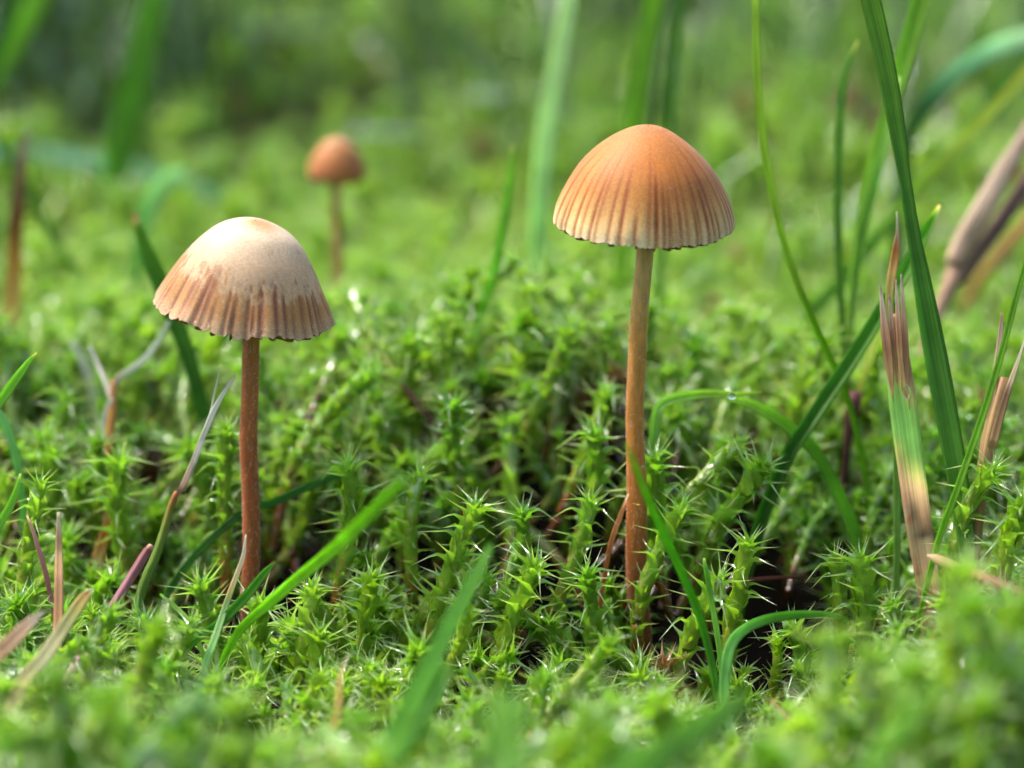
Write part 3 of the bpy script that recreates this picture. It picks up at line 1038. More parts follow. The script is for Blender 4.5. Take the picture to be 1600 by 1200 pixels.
blade('stem', '', '', [(1570, 590, 24.4), (1558, 640, 24.4), (1546, 690, 24.4), (1538, 735, 24.4)], [16, 22, 24, 20], [(0, (150, 116, 88)), (0.5, (172, 140, 100)), (1, (140, 110, 80))], mat=DRY, parent=sp, tube=True, n=16)
blade('prong', '', '', [(1565, 488, 24.4), (1564, 515, 24.4), (1558, 560, 24.4), (1551, 620, 24.4), (1544, 680, 24.4)], [3, 8, 8, 10, 12], [(0, (150, 126, 112)), (0.5, (186, 160, 140)), (1, (160, 126, 96))], mat=DRY, parent=sp, root=False, n=16)
blade('prong', '', '', [(1602, 528, 24.3), (1592, 560, 24.3), (1580, 595, 24.3), (1566, 640, 24.3), (1550, 700, 24.3)], [2, 5, 9, 12, 14], [(0, (220, 208, 196)), (0.5, (196, 170, 146)), (0.6, (120, 88, 68)), (1, (160, 126, 92))], mat=DRY, parent=sp, root=False, n=16)
blade('broken_straw', 'short broken beige straw lying across the foot of the torn blade', 'straw',
      [(1449, 868, 23.7), (1466, 874, 23.6), (1500, 888, 23.2), (1545, 906, 22.7), (1610, 935, 21.9)], [4, 15, 18, 19, 17],
      [(0, (190, 168, 142)), (0.3, (164, 134, 104)), (0.6, (140, 108, 82)), (1, (120, 92, 70))], mat=DRY, group='dry stalks in the moss', tube=True, root=False)
arch = empty('arching_grass_leaf', pix(1012, 790, 25.5))
tag(arch, 'blade bent over in a low arch to the right behind the right stem', 'grass', grp)
blade('blade', '', '', [(1190, 612, 25.4), (1150, 617, 25.4), (1110, 615, 25.4), (1070, 619, 25.4), (1040, 628, 25.4), (1026, 645, 25.4), (1022, 690, 25.5), (1012, 760, 25.5)],
      [3, 10, 14, 16, 16, 16, 18, 16], [(0, (150, 196, 96)), (0.4, (128, 186, 92)), (0.7, (120, 178, 120)), (1, (90, 150, 80))], parent=arch, fold=0.5)
blade('blade', '', '', [(1130, 622, 25.5), (1165, 628, 25.6), (1205, 648, 25.7), (1245, 678, 25.8), (1282, 718, 25.9)], [8, 14, 20, 21, 20],
      [(0, (150, 204, 120)), (0.5, (112, 172, 76)), (1, (90, 154, 60))], parent=arch, fold=0.3)
# centre
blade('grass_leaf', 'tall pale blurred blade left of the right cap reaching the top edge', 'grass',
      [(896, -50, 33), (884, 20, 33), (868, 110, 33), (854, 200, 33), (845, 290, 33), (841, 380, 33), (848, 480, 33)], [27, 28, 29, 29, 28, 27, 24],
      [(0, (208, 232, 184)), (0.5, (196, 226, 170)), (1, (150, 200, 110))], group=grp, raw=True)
blade('grass_leaf', 'bright green blurred blade rising behind the right cap to the top edge', 'grass',
      [(1032, -50, 34), (1021, 10, 34), (1006, 90, 34), (994, 170, 34), (984, 250, 34), (975, 340, 34), (966, 430, 34), (960, 500, 34)], [30, 30, 30, 30, 28, 26, 24, 22],
      [(0, (100, 164, 40)), (0.5, (96, 160, 36)), (1, (120, 176, 60))], group=grp)
blade('grass_leaf', 'thin dark blurred blade standing behind the top of the right cap', 'grass',
      [(1067, -50, 32), (1062, 10, 32), (1055, 90, 32), (1048, 170, 32), (1042, 250, 32), (1036, 340, 32), (1032, 450, 32)], [12, 13, 14, 14, 14, 13, 12],
      [(0, (66, 128, 40)), (1, (72, 136, 42))], group=grp, fold=0.6)
blade('grass_leaf', 'short pointed blade standing on the crest midway between the two caps', 'grass',
      [(801, 228, 28.6), (799, 262, 28.6), (794, 305, 28.6), (783, 375, 28.6), (768, 440, 28.7), (748, 500, 28.8)], [2, 9, 13, 14, 14, 12],
      [(0, (210, 230, 190)), (0.06, (120, 186, 70)), (0.5, (104, 178, 62)), (1, (110, 184, 80))], group=grp, fold=0.5)
# left
blade('dry_grass_leaf', 'blurred dry blade with grey tip, dark brown neck and tan foot at left edge', 'dry grass',
      [(43, 200, 32), (34, 250, 32), (28, 310, 32), (24, 370, 32), (21, 440, 32), (18, 510, 32), (14, 590, 32)], [4, 14, 18, 22, 25, 26, 24],
      [(0, (180, 170, 150)), (0.15, (150, 116, 98)), (0.3, (128, 86, 66)), (0.45, (110, 56, 24)), (0.58, (170, 120, 50)), (0.75, (200, 164, 90)), (1, (190, 140, 70))], mat=DRY,
      group='dry stalks in the moss')
blade('grass_leaf', 'wide blurred green blade rising to the top edge left of the pale cap', 'grass',
      [(250, -60, 42), (236, 20, 42), (218, 110, 42), (196, 200, 42), (172, 300, 42), (150, 400, 42)], [42, 44, 46, 46, 44, 40],
      [(0, (92, 158, 60)), (0.5, (84, 150, 46)), (1, (76, 140, 46))], group=grp)
blade('grass_leaf', 'blurred bright blade cutting across the top left corner', 'grass',
      [(90, -60, 40), (58, 0, 40), (28, 55, 40), (-5, 110, 40), (-50, 190, 40)], [30, 33, 34, 32, 30], [(0, (110, 170, 66)), (1, (100, 164, 54))], group=grp)
blade('grass_leaf', 'dark narrow blurred blade at the top left corner', 'grass',
      [(50, -60, 38), (28, -5, 38), (12, 45, 38), (-10, 105, 38)], [14, 15, 15, 14], [(0, (50, 112, 30)), (1, (54, 118, 34))], group=grp)
blade('grass_leaf', 'thin dark blade slanting down from the left edge behind the dry blade', 'grass',
      [(-40, 170, 34), (5, 232, 34), (50, 310, 34), (85, 375, 34), (120, 430, 34)], [11, 12, 12, 12, 11], [(0, (60, 124, 50)), (1, (64, 128, 50))], group=grp)
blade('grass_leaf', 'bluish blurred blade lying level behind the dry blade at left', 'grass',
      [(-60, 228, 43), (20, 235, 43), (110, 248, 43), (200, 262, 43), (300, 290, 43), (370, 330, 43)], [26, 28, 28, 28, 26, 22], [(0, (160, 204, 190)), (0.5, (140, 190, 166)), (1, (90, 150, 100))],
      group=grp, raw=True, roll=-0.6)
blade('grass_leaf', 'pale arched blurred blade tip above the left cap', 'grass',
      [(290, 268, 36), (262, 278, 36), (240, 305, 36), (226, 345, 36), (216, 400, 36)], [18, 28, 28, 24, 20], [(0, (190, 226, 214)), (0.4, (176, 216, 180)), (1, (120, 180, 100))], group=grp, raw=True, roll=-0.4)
blade('grass_leaf', 'green blade with a withered grey tip just behind the left cap', 'grass',
      [(208, 334, 27.8), (214, 348, 27.8), (224, 378, 27.8), (238, 412, 27.8), (256, 455, 27.8), (275, 505, 27.8), (300, 575, 27.8)], [4, 14, 20, 25, 27, 26, 22],
      [(0, (120, 90, 84)), (0.10, (176, 160, 146)), (0.16, (150, 180, 120)), (0.22, (84, 150, 40)), (0.6, (60, 128, 26)), (1, (50, 110, 30))], group=grp, fold=0.4)
wisp = empty('dry_grass_wisp', pix(170, 740, 27.2))
tag(wisp, 'orange dry stem with pale curling wisps left of the left stem', 'dry grass', 'dry stalks in the moss')
blade('stem', '', '', [(178, 592, 27.2), (177, 630, 27.2), (173, 670, 27.2), (168, 725, 27.2)], [9, 12, 13, 12], [(0, (170, 130, 100)), (0.4, (190, 140, 84)), (1, (180, 126, 70))], mat=DRY, parent=wisp, tube=True, n=16)
blade('wisp', '', '', [(264, 502, 27.4), (248, 532, 27.4), (225, 562, 27.3), (200, 580, 27.2), (183, 594, 27.2), (178, 620, 27.2)], [5, 8, 9, 9, 9, 6], [(0, (190, 200, 186)), (0.6, (204, 206, 196)), (1, (190, 170, 140))], mat=DRY, parent=wisp, root=False, n=18)
blade('wisp', '', '', [(140, 540, 27.8), (152, 568, 27.7), (165, 598, 27.5), (174, 625, 27.3)], [4, 6, 7, 6], [(0, (160, 160, 166)), (1, (170, 160, 150))], mat=DRY, parent=wisp, root=False, n=12)
blade('wisp', '', '', [(175, 622, 27.1), (164, 645, 27.1), (161, 690, 27.1), (164, 725, 27.1)], [5, 7, 7, 5], [(0, (210, 210, 206)), (1, (190, 180, 160))], mat=DRY, parent=wisp, root=False, n=12)
blade('dry_grass_leaf', 'blurred grey withered blade left of the pale curling wisps', 'dry grass',
      [(112, 535, 29.5), (130, 565, 29.5), (145, 610, 29.5), (156, 670, 29.5), (162, 730, 29.5)], [10, 13, 14, 13, 12], [(0, (170, 176, 160)), (1, (160, 160, 140))], mat=DRY, group='dry stalks in the moss')
blade('dry_grass_leaf', 'blurred orange slanting stalk above the left edge leaf', 'dry grass',
      [(102, 525, 31), (80, 550, 31), (55, 580, 31), (20, 620, 31)], [14, 18, 18, 16], [(0, (176, 140, 80)), (1, (160, 130, 60))], mat=DRY, group='dry stalks in the moss')
fork = empty('forked_dry_grass', pix(216, 935, 24.8))
tag(fork, 'green stem ending in a brown joint and two silvery dry prongs left of left stem', 'dry grass', 'dry stalks in the moss')
blade('stem', '', '', [(277, 768, 24.8), (268, 790, 24.8), (258, 825, 24.8), (243, 870, 24.8), (222, 920, 24.8)], [8, 11, 13, 14, 15], [(0, (170, 110, 80)), (0.12, (140, 84, 50)), (0.3, (120, 110, 50)), (0.6, (110, 130, 56)), (1, (100, 128, 56))], mat=DRY, parent=fork, tube=True, n=18)
blade('prong', '', '', [(368, 586, 24.9), (352, 610, 24.9), (335, 640, 24.9), (318, 680, 24.9), (300, 725, 24.9), (280, 770, 24.8)], [3, 6, 9, 9, 8, 7], [(0, (220, 226, 224)), (0.5, (224, 224, 220)), (0.8, (190, 170, 156)), (1, (150, 104, 84))], mat=DRY, parent=fork, root=False, n=20)
blade('prong', '', '', [(343, 578, 24.95), (335, 615, 24.95), (328, 650, 24.95), (316, 690, 24.9), (298, 740, 24.9), (281, 770, 24.85)], [2, 3, 4, 5, 5, 5], [(0, (214, 220, 200)), (0.6, (226, 226, 220)), (1, (150, 110, 90))], mat=DRY, parent=fork, root=False, n=20)
blade('dry_stub', 'short orange-brown dry stub with frayed top near the left edge', 'dry grass',
      [(184, 770, 26.3), (176, 800, 26.3), (165, 835, 26.3), (152, 872, 26.3), (142, 900, 26.3)], [16, 19, 19, 18, 16], [(0, (190, 180, 160)), (0.2, (190, 140, 80)), (0.55, (160, 106, 50)), (0.7, (196, 150, 92)), (1, (180, 130, 70))], mat=DRY,
      group='dry stalks in the moss')
blade('purple_stalk', 'slanting purplish dry stalk broken off at the top beside the dark left hollow', 'dry grass',
      [(237, 852, 24.3), (226, 868, 24.3), (200, 910, 24.2), (170, 957, 24), (140, 1003, 23.8), (98, 1076, 23.4)], [9, 14, 14, 14, 14, 13], [(0, (200, 160, 140)), (0.1, (130, 80, 84)), (0.4, (150, 100, 110)), (0.7, (140, 96, 110)), (1, (190, 150, 150))], mat=DRY,
      group='dry stalks in the moss', tube=True)
blade('dry_grass_stalk', 'upright pale brown stalk with a torn top near the left edge', 'dry grass',
      [(91, 800, 23.9), (92, 830, 23.9), (92, 865, 23.9), (92, 910, 23.8), (91, 970, 23.7), (88, 1045, 23.5)], [4, 9, 12, 14, 15, 15], [(0, (220, 210, 186)), (0.25, (190, 150, 120)), (0.4, (196, 160, 124)), (0.6, (190, 142, 108)), (1, (190, 146, 100))], mat=DRY,
      group='dry stalks in the moss')
blade('dry_grass_stalk', 'short thin pinkish stalk leaning left at the left edge', 'dry grass',
      [(42, 805, 24.6), (52, 830, 24.6), (60, 858, 24.6), (70, 890, 24.6)], [3, 6, 7, 8], [(0, (214, 180, 150)), (0.4, (180, 130, 124)), (1, (170, 110, 110))], mat=DRY, group='dry stalks in the moss', n=14)
blade('straw', 'split greenish straw lying slanted behind the upright stalk at lower left', 'straw',
      [(145, 920, 23.3), (128, 938, 23.2), (100, 980, 22.8), (66, 1030, 22.3), (30, 1075, 21.8)], [5, 18, 21, 21, 20], [(0, (200, 200, 180)), (0.15, (190, 150, 90)), (0.4, (150, 150, 90)), (0.7, (186, 176, 140)), (1, (160, 150, 100))], mat=DRY,
      group='dry stalks in the moss')
blade('straw', 'blurred pale pinkish straw slanting at the lower left edge', 'straw',
      [(68, 955, 22.2), (45, 975, 22.0), (15, 1005, 21.7), (-30, 1050, 21.2)], [4, 18, 24, 26], [(0, (200, 190, 176)), (0.4, (206, 170, 144)), (1, (196, 150, 110))], mat=DRY, group='dry stalks in the moss')
blade('grass_leaf', 'small pointed sharp blade curving up at the left edge beside the dry blade', 'grass',
      [(57, 551, 24.4), (44, 566, 24.4), (28, 588, 24.4), (8, 616, 24.4), (-20, 660, 24.4)], [2, 9, 14, 16, 16], [(0, (200, 220, 160)), (0.15, (120, 184, 80)), (1, (104, 170, 66))], group=grp, fold=0.4)
blade('grass_leaf', 'narrow green blade at the left edge above the short pinkish stalk', 'grass',
      [(32, 740, 24.3), (27, 762, 24.3), (14, 795, 24.3), (-6, 830, 24.3)], [3, 9, 13, 14], [(0, (180, 210, 150)), (0.2, (110, 176, 80)), (1, (104, 168, 70))], group=grp, fold=0.4, n=18)
blade('grass_leaf', 'bluish green blurred blade leaning right at the left edge', 'grass',
      [(-15, 630, 26), (4, 655, 26), (18, 690, 26), (28, 730, 26), (34, 775, 26)], [12, 14, 14, 13, 12], [(0, (110, 180, 140)), (1, (90, 160, 96))], group=grp, fold=0.3)
# crossing blades by the left stem
blade('grass_leaf', 'long green blade slanting from the left stem foot up towards the centre', 'grass',
      [(640, 742, 20.6), (605, 776, 21.0), (560, 822, 21.7), (510, 868, 22.4), (460, 908, 23.1), (415, 948, 23.6), (375, 985, 23.9), (345, 1040, 24)], [6, 20, 22, 20, 18, 16, 14, 10],
      [(0, (104, 172, 60)), (0.4, (118, 186, 60)), (1, (110, 180, 54))], group=grp, fold=0.4)
blade('grass_leaf', 'short dark green blade crossing in front of the left stem foot', 'grass',
      [(430, 878, 23.9), (412, 897, 23.9), (390, 925, 23.9), (365, 952, 23.9), (338, 978, 23.9), (296, 1010, 23.9)], [4, 12, 15, 15, 14, 11], [(0, (110, 120, 60)), (0.1, (70, 140, 40)), (1, (60, 136, 36))], group=grp, fold=0.4)
blade('dry_grass_tip', 'thin blade with a white withered point leaning on the left stem', 'dry grass',
      [(384, 835, 23.9), (381, 865, 23.9), (372, 893, 23.9), (360, 925, 23.9), (350, 955, 23.9), (335, 1000, 23.8), (318, 1050, 23.7)], [2, 6, 8, 9, 10, 12, 11],
      [(0, (230, 224, 214)), (0.3, (226, 196, 164)), (0.5, (200, 180, 120)), (0.62, (150, 180, 120)), (1, (130, 180, 110))], mat=DRY, group='dry stalks in the moss')
blade('grass_leaf', 'dark green blade lying in the moss behind the left stem', 'grass',
      [(545, 738, 26.4), (510, 748, 26.2), (465, 768, 26.0), (420, 788, 25.8), (380, 800, 25.7)], [8, 12, 13, 13, 12], [(0, (50, 120, 40)), (1, (46, 110, 36))], group=grp)
blade('grass_leaf', 'tiny green blade poking out left of the crossing blades', 'grass',
      [(250, 928, 24.2), (270, 945, 24.2), (290, 965, 24.1), (305, 990, 24.0)], [3, 7, 9, 8], [(0, (110, 170, 90)), (1, (90, 150, 60))], group=grp, n=14)
# foreground
blade('grass_leaf', 'long blurred dark green blade in the foreground leaning right below the hollow', 'grass',
      [(768, 850, 21.2), (748, 890, 21), (716, 950, 20.6), (684, 1015, 20.2), (650, 1085, 19.8), (618, 1150, 19.4), (590, 1215, 19)], [6, 20, 26, 30, 34, 38, 42],
      [(0, (90, 160, 66)), (0.4, (70, 146, 50)), (1, (84, 158, 48))], group=grp, fold=0.3)
blade('grass_leaf', 'shorter wide blade beside the long blurred foreground blade', 'grass',
      [(704, 1036, 20.4), (686, 1065, 20.3), (662, 1105, 20.2), (632, 1155, 20), (600, 1215, 19.8)], [8, 30, 34, 36, 36], [(0, (100, 160, 70)), (0.3, (66, 142, 44)), (1, (60, 140, 36))], group=grp, fold=0.5)
blade('grass_leaf', 'very blurred upright green blade at the middle of the bottom edge', 'grass',
      [(785, 1085, 16), (788, 1130, 15.9), (794, 1180, 15.8), (800, 1260, 15.6)], [42, 54, 56, 56], [(0, (90, 160, 60)), (1, (80, 150, 50))], group=grp)
blade('grass_leaf', 'very blurred wide pale blade slanting at the bottom edge right of centre', 'grass',
      [(1165, 1088, 17.6), (1125, 1120, 17.3), (1075, 1152, 16.9), (1020, 1188, 16.5), (950, 1240, 16)], [22, 46, 54, 58, 60], [(0, (110, 170, 90)), (1, (104, 168, 84))], group=grp, roll=-0.3)
blade('grass_leaf', 'blurred narrow blade slanting at the lower right corner', 'grass',
      [(1478, 1056, 16.9), (1440, 1098, 16.7), (1400, 1145, 16.5), (1350, 1210, 16.3)], [12, 22, 26, 26], [(0, (110, 176, 70)), (1, (94, 166, 56))], group=grp)
blade('curled_dry_tendril', 'curled brown dry tendril rising from the bottom edge left of centre', 'dry grass',
      [(547, 1020, 21.9), (533, 1050, 21.5), (530, 1085, 21.1), (527, 1115, 20.6), (517, 1150, 20.1), (526, 1190, 19.6), (545, 1230, 19.2)], [2, 5, 7, 8, 9, 11, 12],
      [(0, (190, 190, 180)), (0.2, (190, 150, 100)), (0.6, (150, 106, 66)), (1, (150, 110, 66))], mat=DRY, group='dry stalks in the moss', tube=True)
blade('grass_leaf', 'small folded bluish leaf at the bottom edge behind the curled tendril', 'grass',
      [(500, 1135, 19.9), (516, 1150, 19.8), (538, 1172, 19.7), (560, 1215, 19.5)], [14, 24, 28, 24], [(0, (90, 150, 60)), (0.5, (150, 200, 160)), (1, (110, 170, 100))], group=grp, n=14)
blade('grass_leaf', 'green blade crossing in front of the right stem and running down to the bottom', 'grass',
      [(978, 690, 21.4), (990, 722, 21.7), (1012, 778, 22.2), (1040, 840, 22.7), (1070, 905, 23.1), (1092, 960, 23.3), (1110, 1025, 23.4), (1122, 1095, 23.4)], [4, 9, 13, 14, 14, 13, 12, 11],
      [(0, (110, 160, 70)), (0.4, (78, 150, 56)), (1, (64, 136, 44))], group=grp, fold=0.4)
blade('grass_leaf', 'slim bright blade carrying a dew drop right of the right stem', 'grass',
      [(1100, 872, 24), (1104, 895, 24), (1111, 935, 24), (1120, 985, 23.9), (1128, 1050, 23.8)], [3, 8, 9, 10, 9], [(0, (140, 196, 110)), (0.2, (90, 166, 60)), (1, (80, 156, 50))], group=grp, fold=0.3)
blade('bent_grass_leaf', 'blade bent sharply over to the right in front of the right hollow', 'grass',
      [(1330, 968, 24.0), (1295, 960, 23.9), (1250, 960, 23.8), (1205, 966, 23.7), (1168, 980, 23.6), (1143, 1005, 23.5), (1134, 1045, 23.4), (1132, 1090, 23.3), (1142, 1140, 23.1), (1162, 1210, 22.8)],
      [3, 9, 14, 16, 17, 18, 18, 17, 16, 15], [(0, (96, 160, 70)), (0.3, (84, 156, 70)), (0.5, (110, 180, 120)), (0.8, (90, 164, 90)), (1, (140, 196, 160))], group=grp, fold=0.25, roll=-0.35)
blade('thin_straw', 'hair-thin brown straw lying at the bottom edge right of centre', 'straw',
      [(1204, 1092, 22.6), (1230, 1120, 22.5), (1258, 1148, 22.4), (1284, 1178, 22.3)], [3, 4.5, 4.5, 4], [(0, (170, 130, 90)), (1, (190, 156, 120))], mat=DRY, group='dry stalks in the moss', tube=True, n=10)
blade('dry_grass_tip', 'small rusty pointed sliver peeping out left of the right stem', 'dry grass',
      [(979, 778, 25.1), (970, 805, 25.1), (958, 838, 25.1), (950, 870, 25.1)], [3, 8, 9, 8], [(0, (196, 140, 90)), (1, (170, 100, 56))], mat=DRY, group='dry stalks in the moss', n=12)
blade('thin_twig', 'thin dark twig lying level across the right hollow', 'twig',
      [(1095, 912, 25.3), (1150, 908, 25.3), (1200, 904, 25.3), (1256, 900, 25.4)], [6, 7, 7, 6], [(0, (110, 60, 44)), (1, (90, 50, 40))], mat=DRY, root=False, tube=True, n=12)


# ------------------------------------------------------------------ mushrooms
def revolve_cap(name, parent, R, profile, mat, colour, n_str, seed, rim_wave, groove, tilt, loc):
    """cap with a grooved margin, closed underneath; profile: (radius, depth below apex) in units of R"""
    r = random.Random(seed)
    NA, NR = 420, 96
    # irregular groove positions
    th = np.cumsum([r.uniform(0.45, 1.55) for _ in range(n_str)])
    th = th / th[-1] * 2 * math.pi
    onset = [r.uniform(0.26, 0.6) if k % 2 else r.uniform(0.08, 0.36) for k in range(n_str)]
    stren = [r.uniform(0.35, 1.0) for _ in range(n_str)]
    wid = [r.uniform(0.8, 1.3) for _ in range(n_str)]
    prof = catmull([(a, b, 0) for a, b in profile], NR)
    # arc length parameter
    arc = [0.0]
    for a, b in zip(prof, prof[1:]):
        arc.append(arc[-1] + math.hypot(b[0] - a[0], b[1] - a[1]))
    arc = [a / arc[-1] for a in arc]
    V, CO, FR = [], [], []
    lobes = [(r.randint(3, 7), r.uniform(0, 6.28), r.uniform(0.3, 1)) for _ in range(3)] + [(r.randint(9, 15), r.uniform(0, 6.28), 0.5)]
    thin = []
    for j in range(NA):
        a = 2 * math.pi * j / NA
        dth = [(abs((a - t + math.pi) % (2 * math.pi) - math.pi), k) for k, t in enumerate(th)]
        dth.sort()
        thin.append((a, dth[0], dth[1], sum(w * math.sin(n_ * a + p) for n_, p, w in lobes)))
    half = math.pi / n_str
    for i in range(NR + 1):
        s = arc[i]
        pr, pz = prof[i][0], prof[i][1]
        for a, (d0, k0), (d1, k1), lob in thin:
            g = 0.0
            for d, k in ((d0, k0), (d1, k1)):
                g = max(g, math.exp(-(d / (half * 0.55 * wid[k])) ** 2) * stren[k] * smooth(onset[k], onset[k] + 0.36, s))
            ca, sa = math.cos(a), math.sin(a)
            rad = pr * (1 - groove * g * smooth(0.45, 1, s))
            wav = rim_wave * lob * smooth(0.55, 1.0, s)
            rag = (0.026 * mnoise.noise(Vector((ca * 11, sa * 11, seed))) + 0.022 * mnoise.noise(Vector((ca * 30, sa * 30, seed)))) * smooth(0.93, 1.0, s)
            rad *= 1 + 0.35 * wav
            z = -pz + wav * 0.5 + rag + groove * 0.7 * g * smooth(0.9, 1.0, s)
            lump = 0.012 * mnoise.noise(Vector((ca * pr * 2.2, sa * pr * 2.2, seed + pz * 2)))
            p = (ca * (rad + lump * ca) * R, sa * (rad + lump * sa) * R, (z + lump) * R)
            V.append(p)
            c, f = colour(s, a, g, p)
            CO.append(c); FR.append(f)
    # underside: in under the margin, then a flat ceiling
    under = [(0.985, 0.015), (0.93, -0.03), (0.80, -0.16), (0.55, -0.30), (0.25, -0.36), (0.08, -0.38)]
    rim0 = NR * NA
    for q, (f, dz) in enumerate(under):
        for j in range(NA):
            x, y, z = V[rim0 + j]
            V.append((x * f, y * f, z - dz * R * 1.0 if q > 0 else z - 0.004 * R))
            CO.append(np.array((0.34, 0.16, 0.06)))
            FR.append(0.0)
    F = []
    rows = NR + 1 + len(under)
    for i in range(rows - 1):
        for j in range(NA):
            k = (j + 1) % NA
            F.append((i * NA + j, (i + 1) * NA + j, (i + 1) * NA + k, i * NA + k))
    F.append(tuple(range(NA))[::-1] if False else tuple((rows - 1) * NA + j for j in range(NA)))
    M = Matrix.Translation(loc) @ tilt
    V = [tuple(M @ Vector(v)) for v in V]
    cap = mesh_obj('cap', V, F, mat, parent, cols=CO, attrs={'frost': FR})
    # gills: thin upright plates from stem to margin
    GV, GF = [], []
    zr = -profile[-1][1]
    for k in range(n_str):
        a = th[k] + r.uniform(-0.02, 0.02)
        inner = 0.14 if k % 2 == 0 else r.uniform(0.45, 0.7)
        up = Vector((math.cos(a), math.sin(a), 0))
        sd = Vector((-math.sin(a), math.cos(a), 0)) * 0.010
        lobk = rim_wave * sum(w * math.sin(n_ * a + p) for n_, p, w in lobes)
        st = []
        for q in range(7):
            f = inner + (0.955 - inner) * q / 6
            top = zr + 0.36 * (1 - f) ** 0.6 + lobk * 0.5 + 0.02
            bot = zr - 0.005 + lobk * 0.5 * f - 0.07 * math.sin(math.pi * min(1, (f - inner) / (1 - inner))) ** 0.7 + (0.12 * smooth(0.5, 0.1, f) if False else 0)
            st.append((up * f * (1 + 0.35 * lobk), top, bot))
        b0 = len(GV)
        for (pp, top, bot) in st:
            for s_ in (1, -1):
                GV.append((pp + sd * s_ + Vector((0, 0, top))) * R)
                GV.append((pp + sd * s_ * 0.6 + Vector((0, 0, bot))) * R)
        for q in range(6):
            o = b0 + q * 4
            GF += [(o, o + 4, o + 5, o + 1), (o + 2, o + 3, o + 7, o + 6), (o + 1, o + 5, o + 7, o + 3)]
        GF += [(b0, b0 + 1, b0 + 3, b0 + 2), (b0 + 24, b0 + 26, b0 + 27, b0 + 25)]
    GV = [tuple(M @ v) for v in GV]
    gl = mesh_obj('gills', GV, GF, GILL, cap)
    gl['kind'] = 'stuff'
    return cap


DOWN = plain('pale_down', (0.78, 0.70, 0.60), 0.6, 30.0, 0.1)


def stem_tube(parent, pts, W, stops, n=70, seed=1, hairs=1500):
    Cs = catmull([tuple(p) for p in pts], n)
    Ws = [float(v[0]) for v in catmull([(w,) for w in W], n)]
    nv = 28
    V, F, CO = [], [], []
    for i, c in enumerate(Cs):
        c = Vector(c)
        tan = (Vector(Cs[min(i + 1, n)]) - Vector(Cs[max(i - 1, 0)])).normalized()
        sx = (Vector((1, 0, 0)) - tan * tan.x).normalized()
        sy = tan.cross(sx)
        col = ramp(stops, i / n)
        for j in range(nv):
            a = 2 * math.pi * j / nv
            w = Ws[i] / 2 * (1 + 0.035 * math.sin(3 * a + i * 0.07 + seed) + 0.02 * mnoise.noise(Vector((math.cos(a) * 3, math.sin(a) * 3, i * 0.3 + seed))))
            p = c + sx * (math.cos(a) * w) + sy * (math.sin(a) * w)
            V.append(tuple(p))
            v = 1 + 0.12 * mnoise.noise(Vector((p.x * 8, p.y * 8, p.z * 2.0 + seed)))
            CO.append(col * v)
    for i in range(n):
        for j in range(nv):
            k = (j + 1) % nv
            F.append((i * nv + j, i * nv + k, (i + 1) * nv + k, (i + 1) * nv + j))
    F.append(tuple(range(nv))[::-1]); F.append(tuple(n * nv + j for j in range(nv)))
    st = mesh_obj('stem', V, F, STEM, parent, cols=CO)
    # pale down on the stem
    r = random.Random(seed)
    HV, HF = [], []
    for _ in range(hairs):
        i, j = r.randrange(2, n - 6), r.randrange(nv)
        p = Vector(V[i * nv + j]).lerp(Vector(V[(i + 1) * nv + j]), r.random())
        c = Vector(Cs[i])
        o = (p - c); o.z = 0; o.normalize()
        d = (o + Vector((r.gauss(0, 0.5), r.gauss(0, 0.5), r.gauss(0.1, 0.6)))).normalized()
        L, w = r.uniform(0.008, 0.024), r.uniform(0.0016, 0.003)
        u = d.cross(Vector((0.3, 0.2, 1))).normalized() * w
        v = d.cross(u).normalized() * w
        b = len(HV)
        q = p - o * 0.003
        HV += [tuple(q + u), tuple(q - u * 0.5 + v), tuple(q - u * 0.5 - v), tuple(q + d * L)]
        HF += [(b, b + 1, b + 3), (b + 1, b + 2, b + 3), (b + 2, b, b + 3)]
    if hairs:
        h = mesh_obj('down', HV, HF, DOWN, st)
        h['kind'] = 'stuff'
    return st


def mixc(a, b, t):
    t = min(1, max(0, t))
    return np.asarray(a) * (1 - t) + np.asarray(b) * t


def colour_moist(s, a, g, p):
    n = mnoise.noise(Vector((p[0] * 3.5, p[1] * 3.5, p[2] * 3.5)))
    n2 = mnoise.noise(Vector((p[0] * 14, p[1] * 14, p[2] * 14 + 5)))
    base = ramp([(0, (0.62, 0.27, 0.10)), (0.22, (0.66, 0.28, 0.075)), (0.45, (0.66, 0.26, 0.05)), (0.66, (0.66, 0.32, 0.08)), (0.82, (0.74, 0.46, 0.17)), (0.95, (0.82, 0.62, 0.33)), (1, (0.9, 0.76, 0.52))], s + 0.05 * n)
    grv = ramp([(0, (0.50, 0.17, 0.04)), (0.5, (0.44, 0.12, 0.022)), (0.85, (0.33, 0.085, 0.018)), (1, (0.5, 0.24, 0.09))], s)
    c = mixc(base, grv, min(1, g * 1.15))
    c = c * (1 + 0.10 * n + 0.05 * n2) * mixc((0.85, 0.70, 0.46), (1.0, 0.92, 0.78), smooth(0.6, 1.0, s)) * (1 - 0.10 * smooth(0.1, 0.8, math.cos(a)) )  # right side darkened in the colour, as the side away from the sun
    frost = 0.25 * smooth(0.3, 0.0, s) + 0.75 * smooth(0.86, 1.0, s) + 0.12
    return c, frost


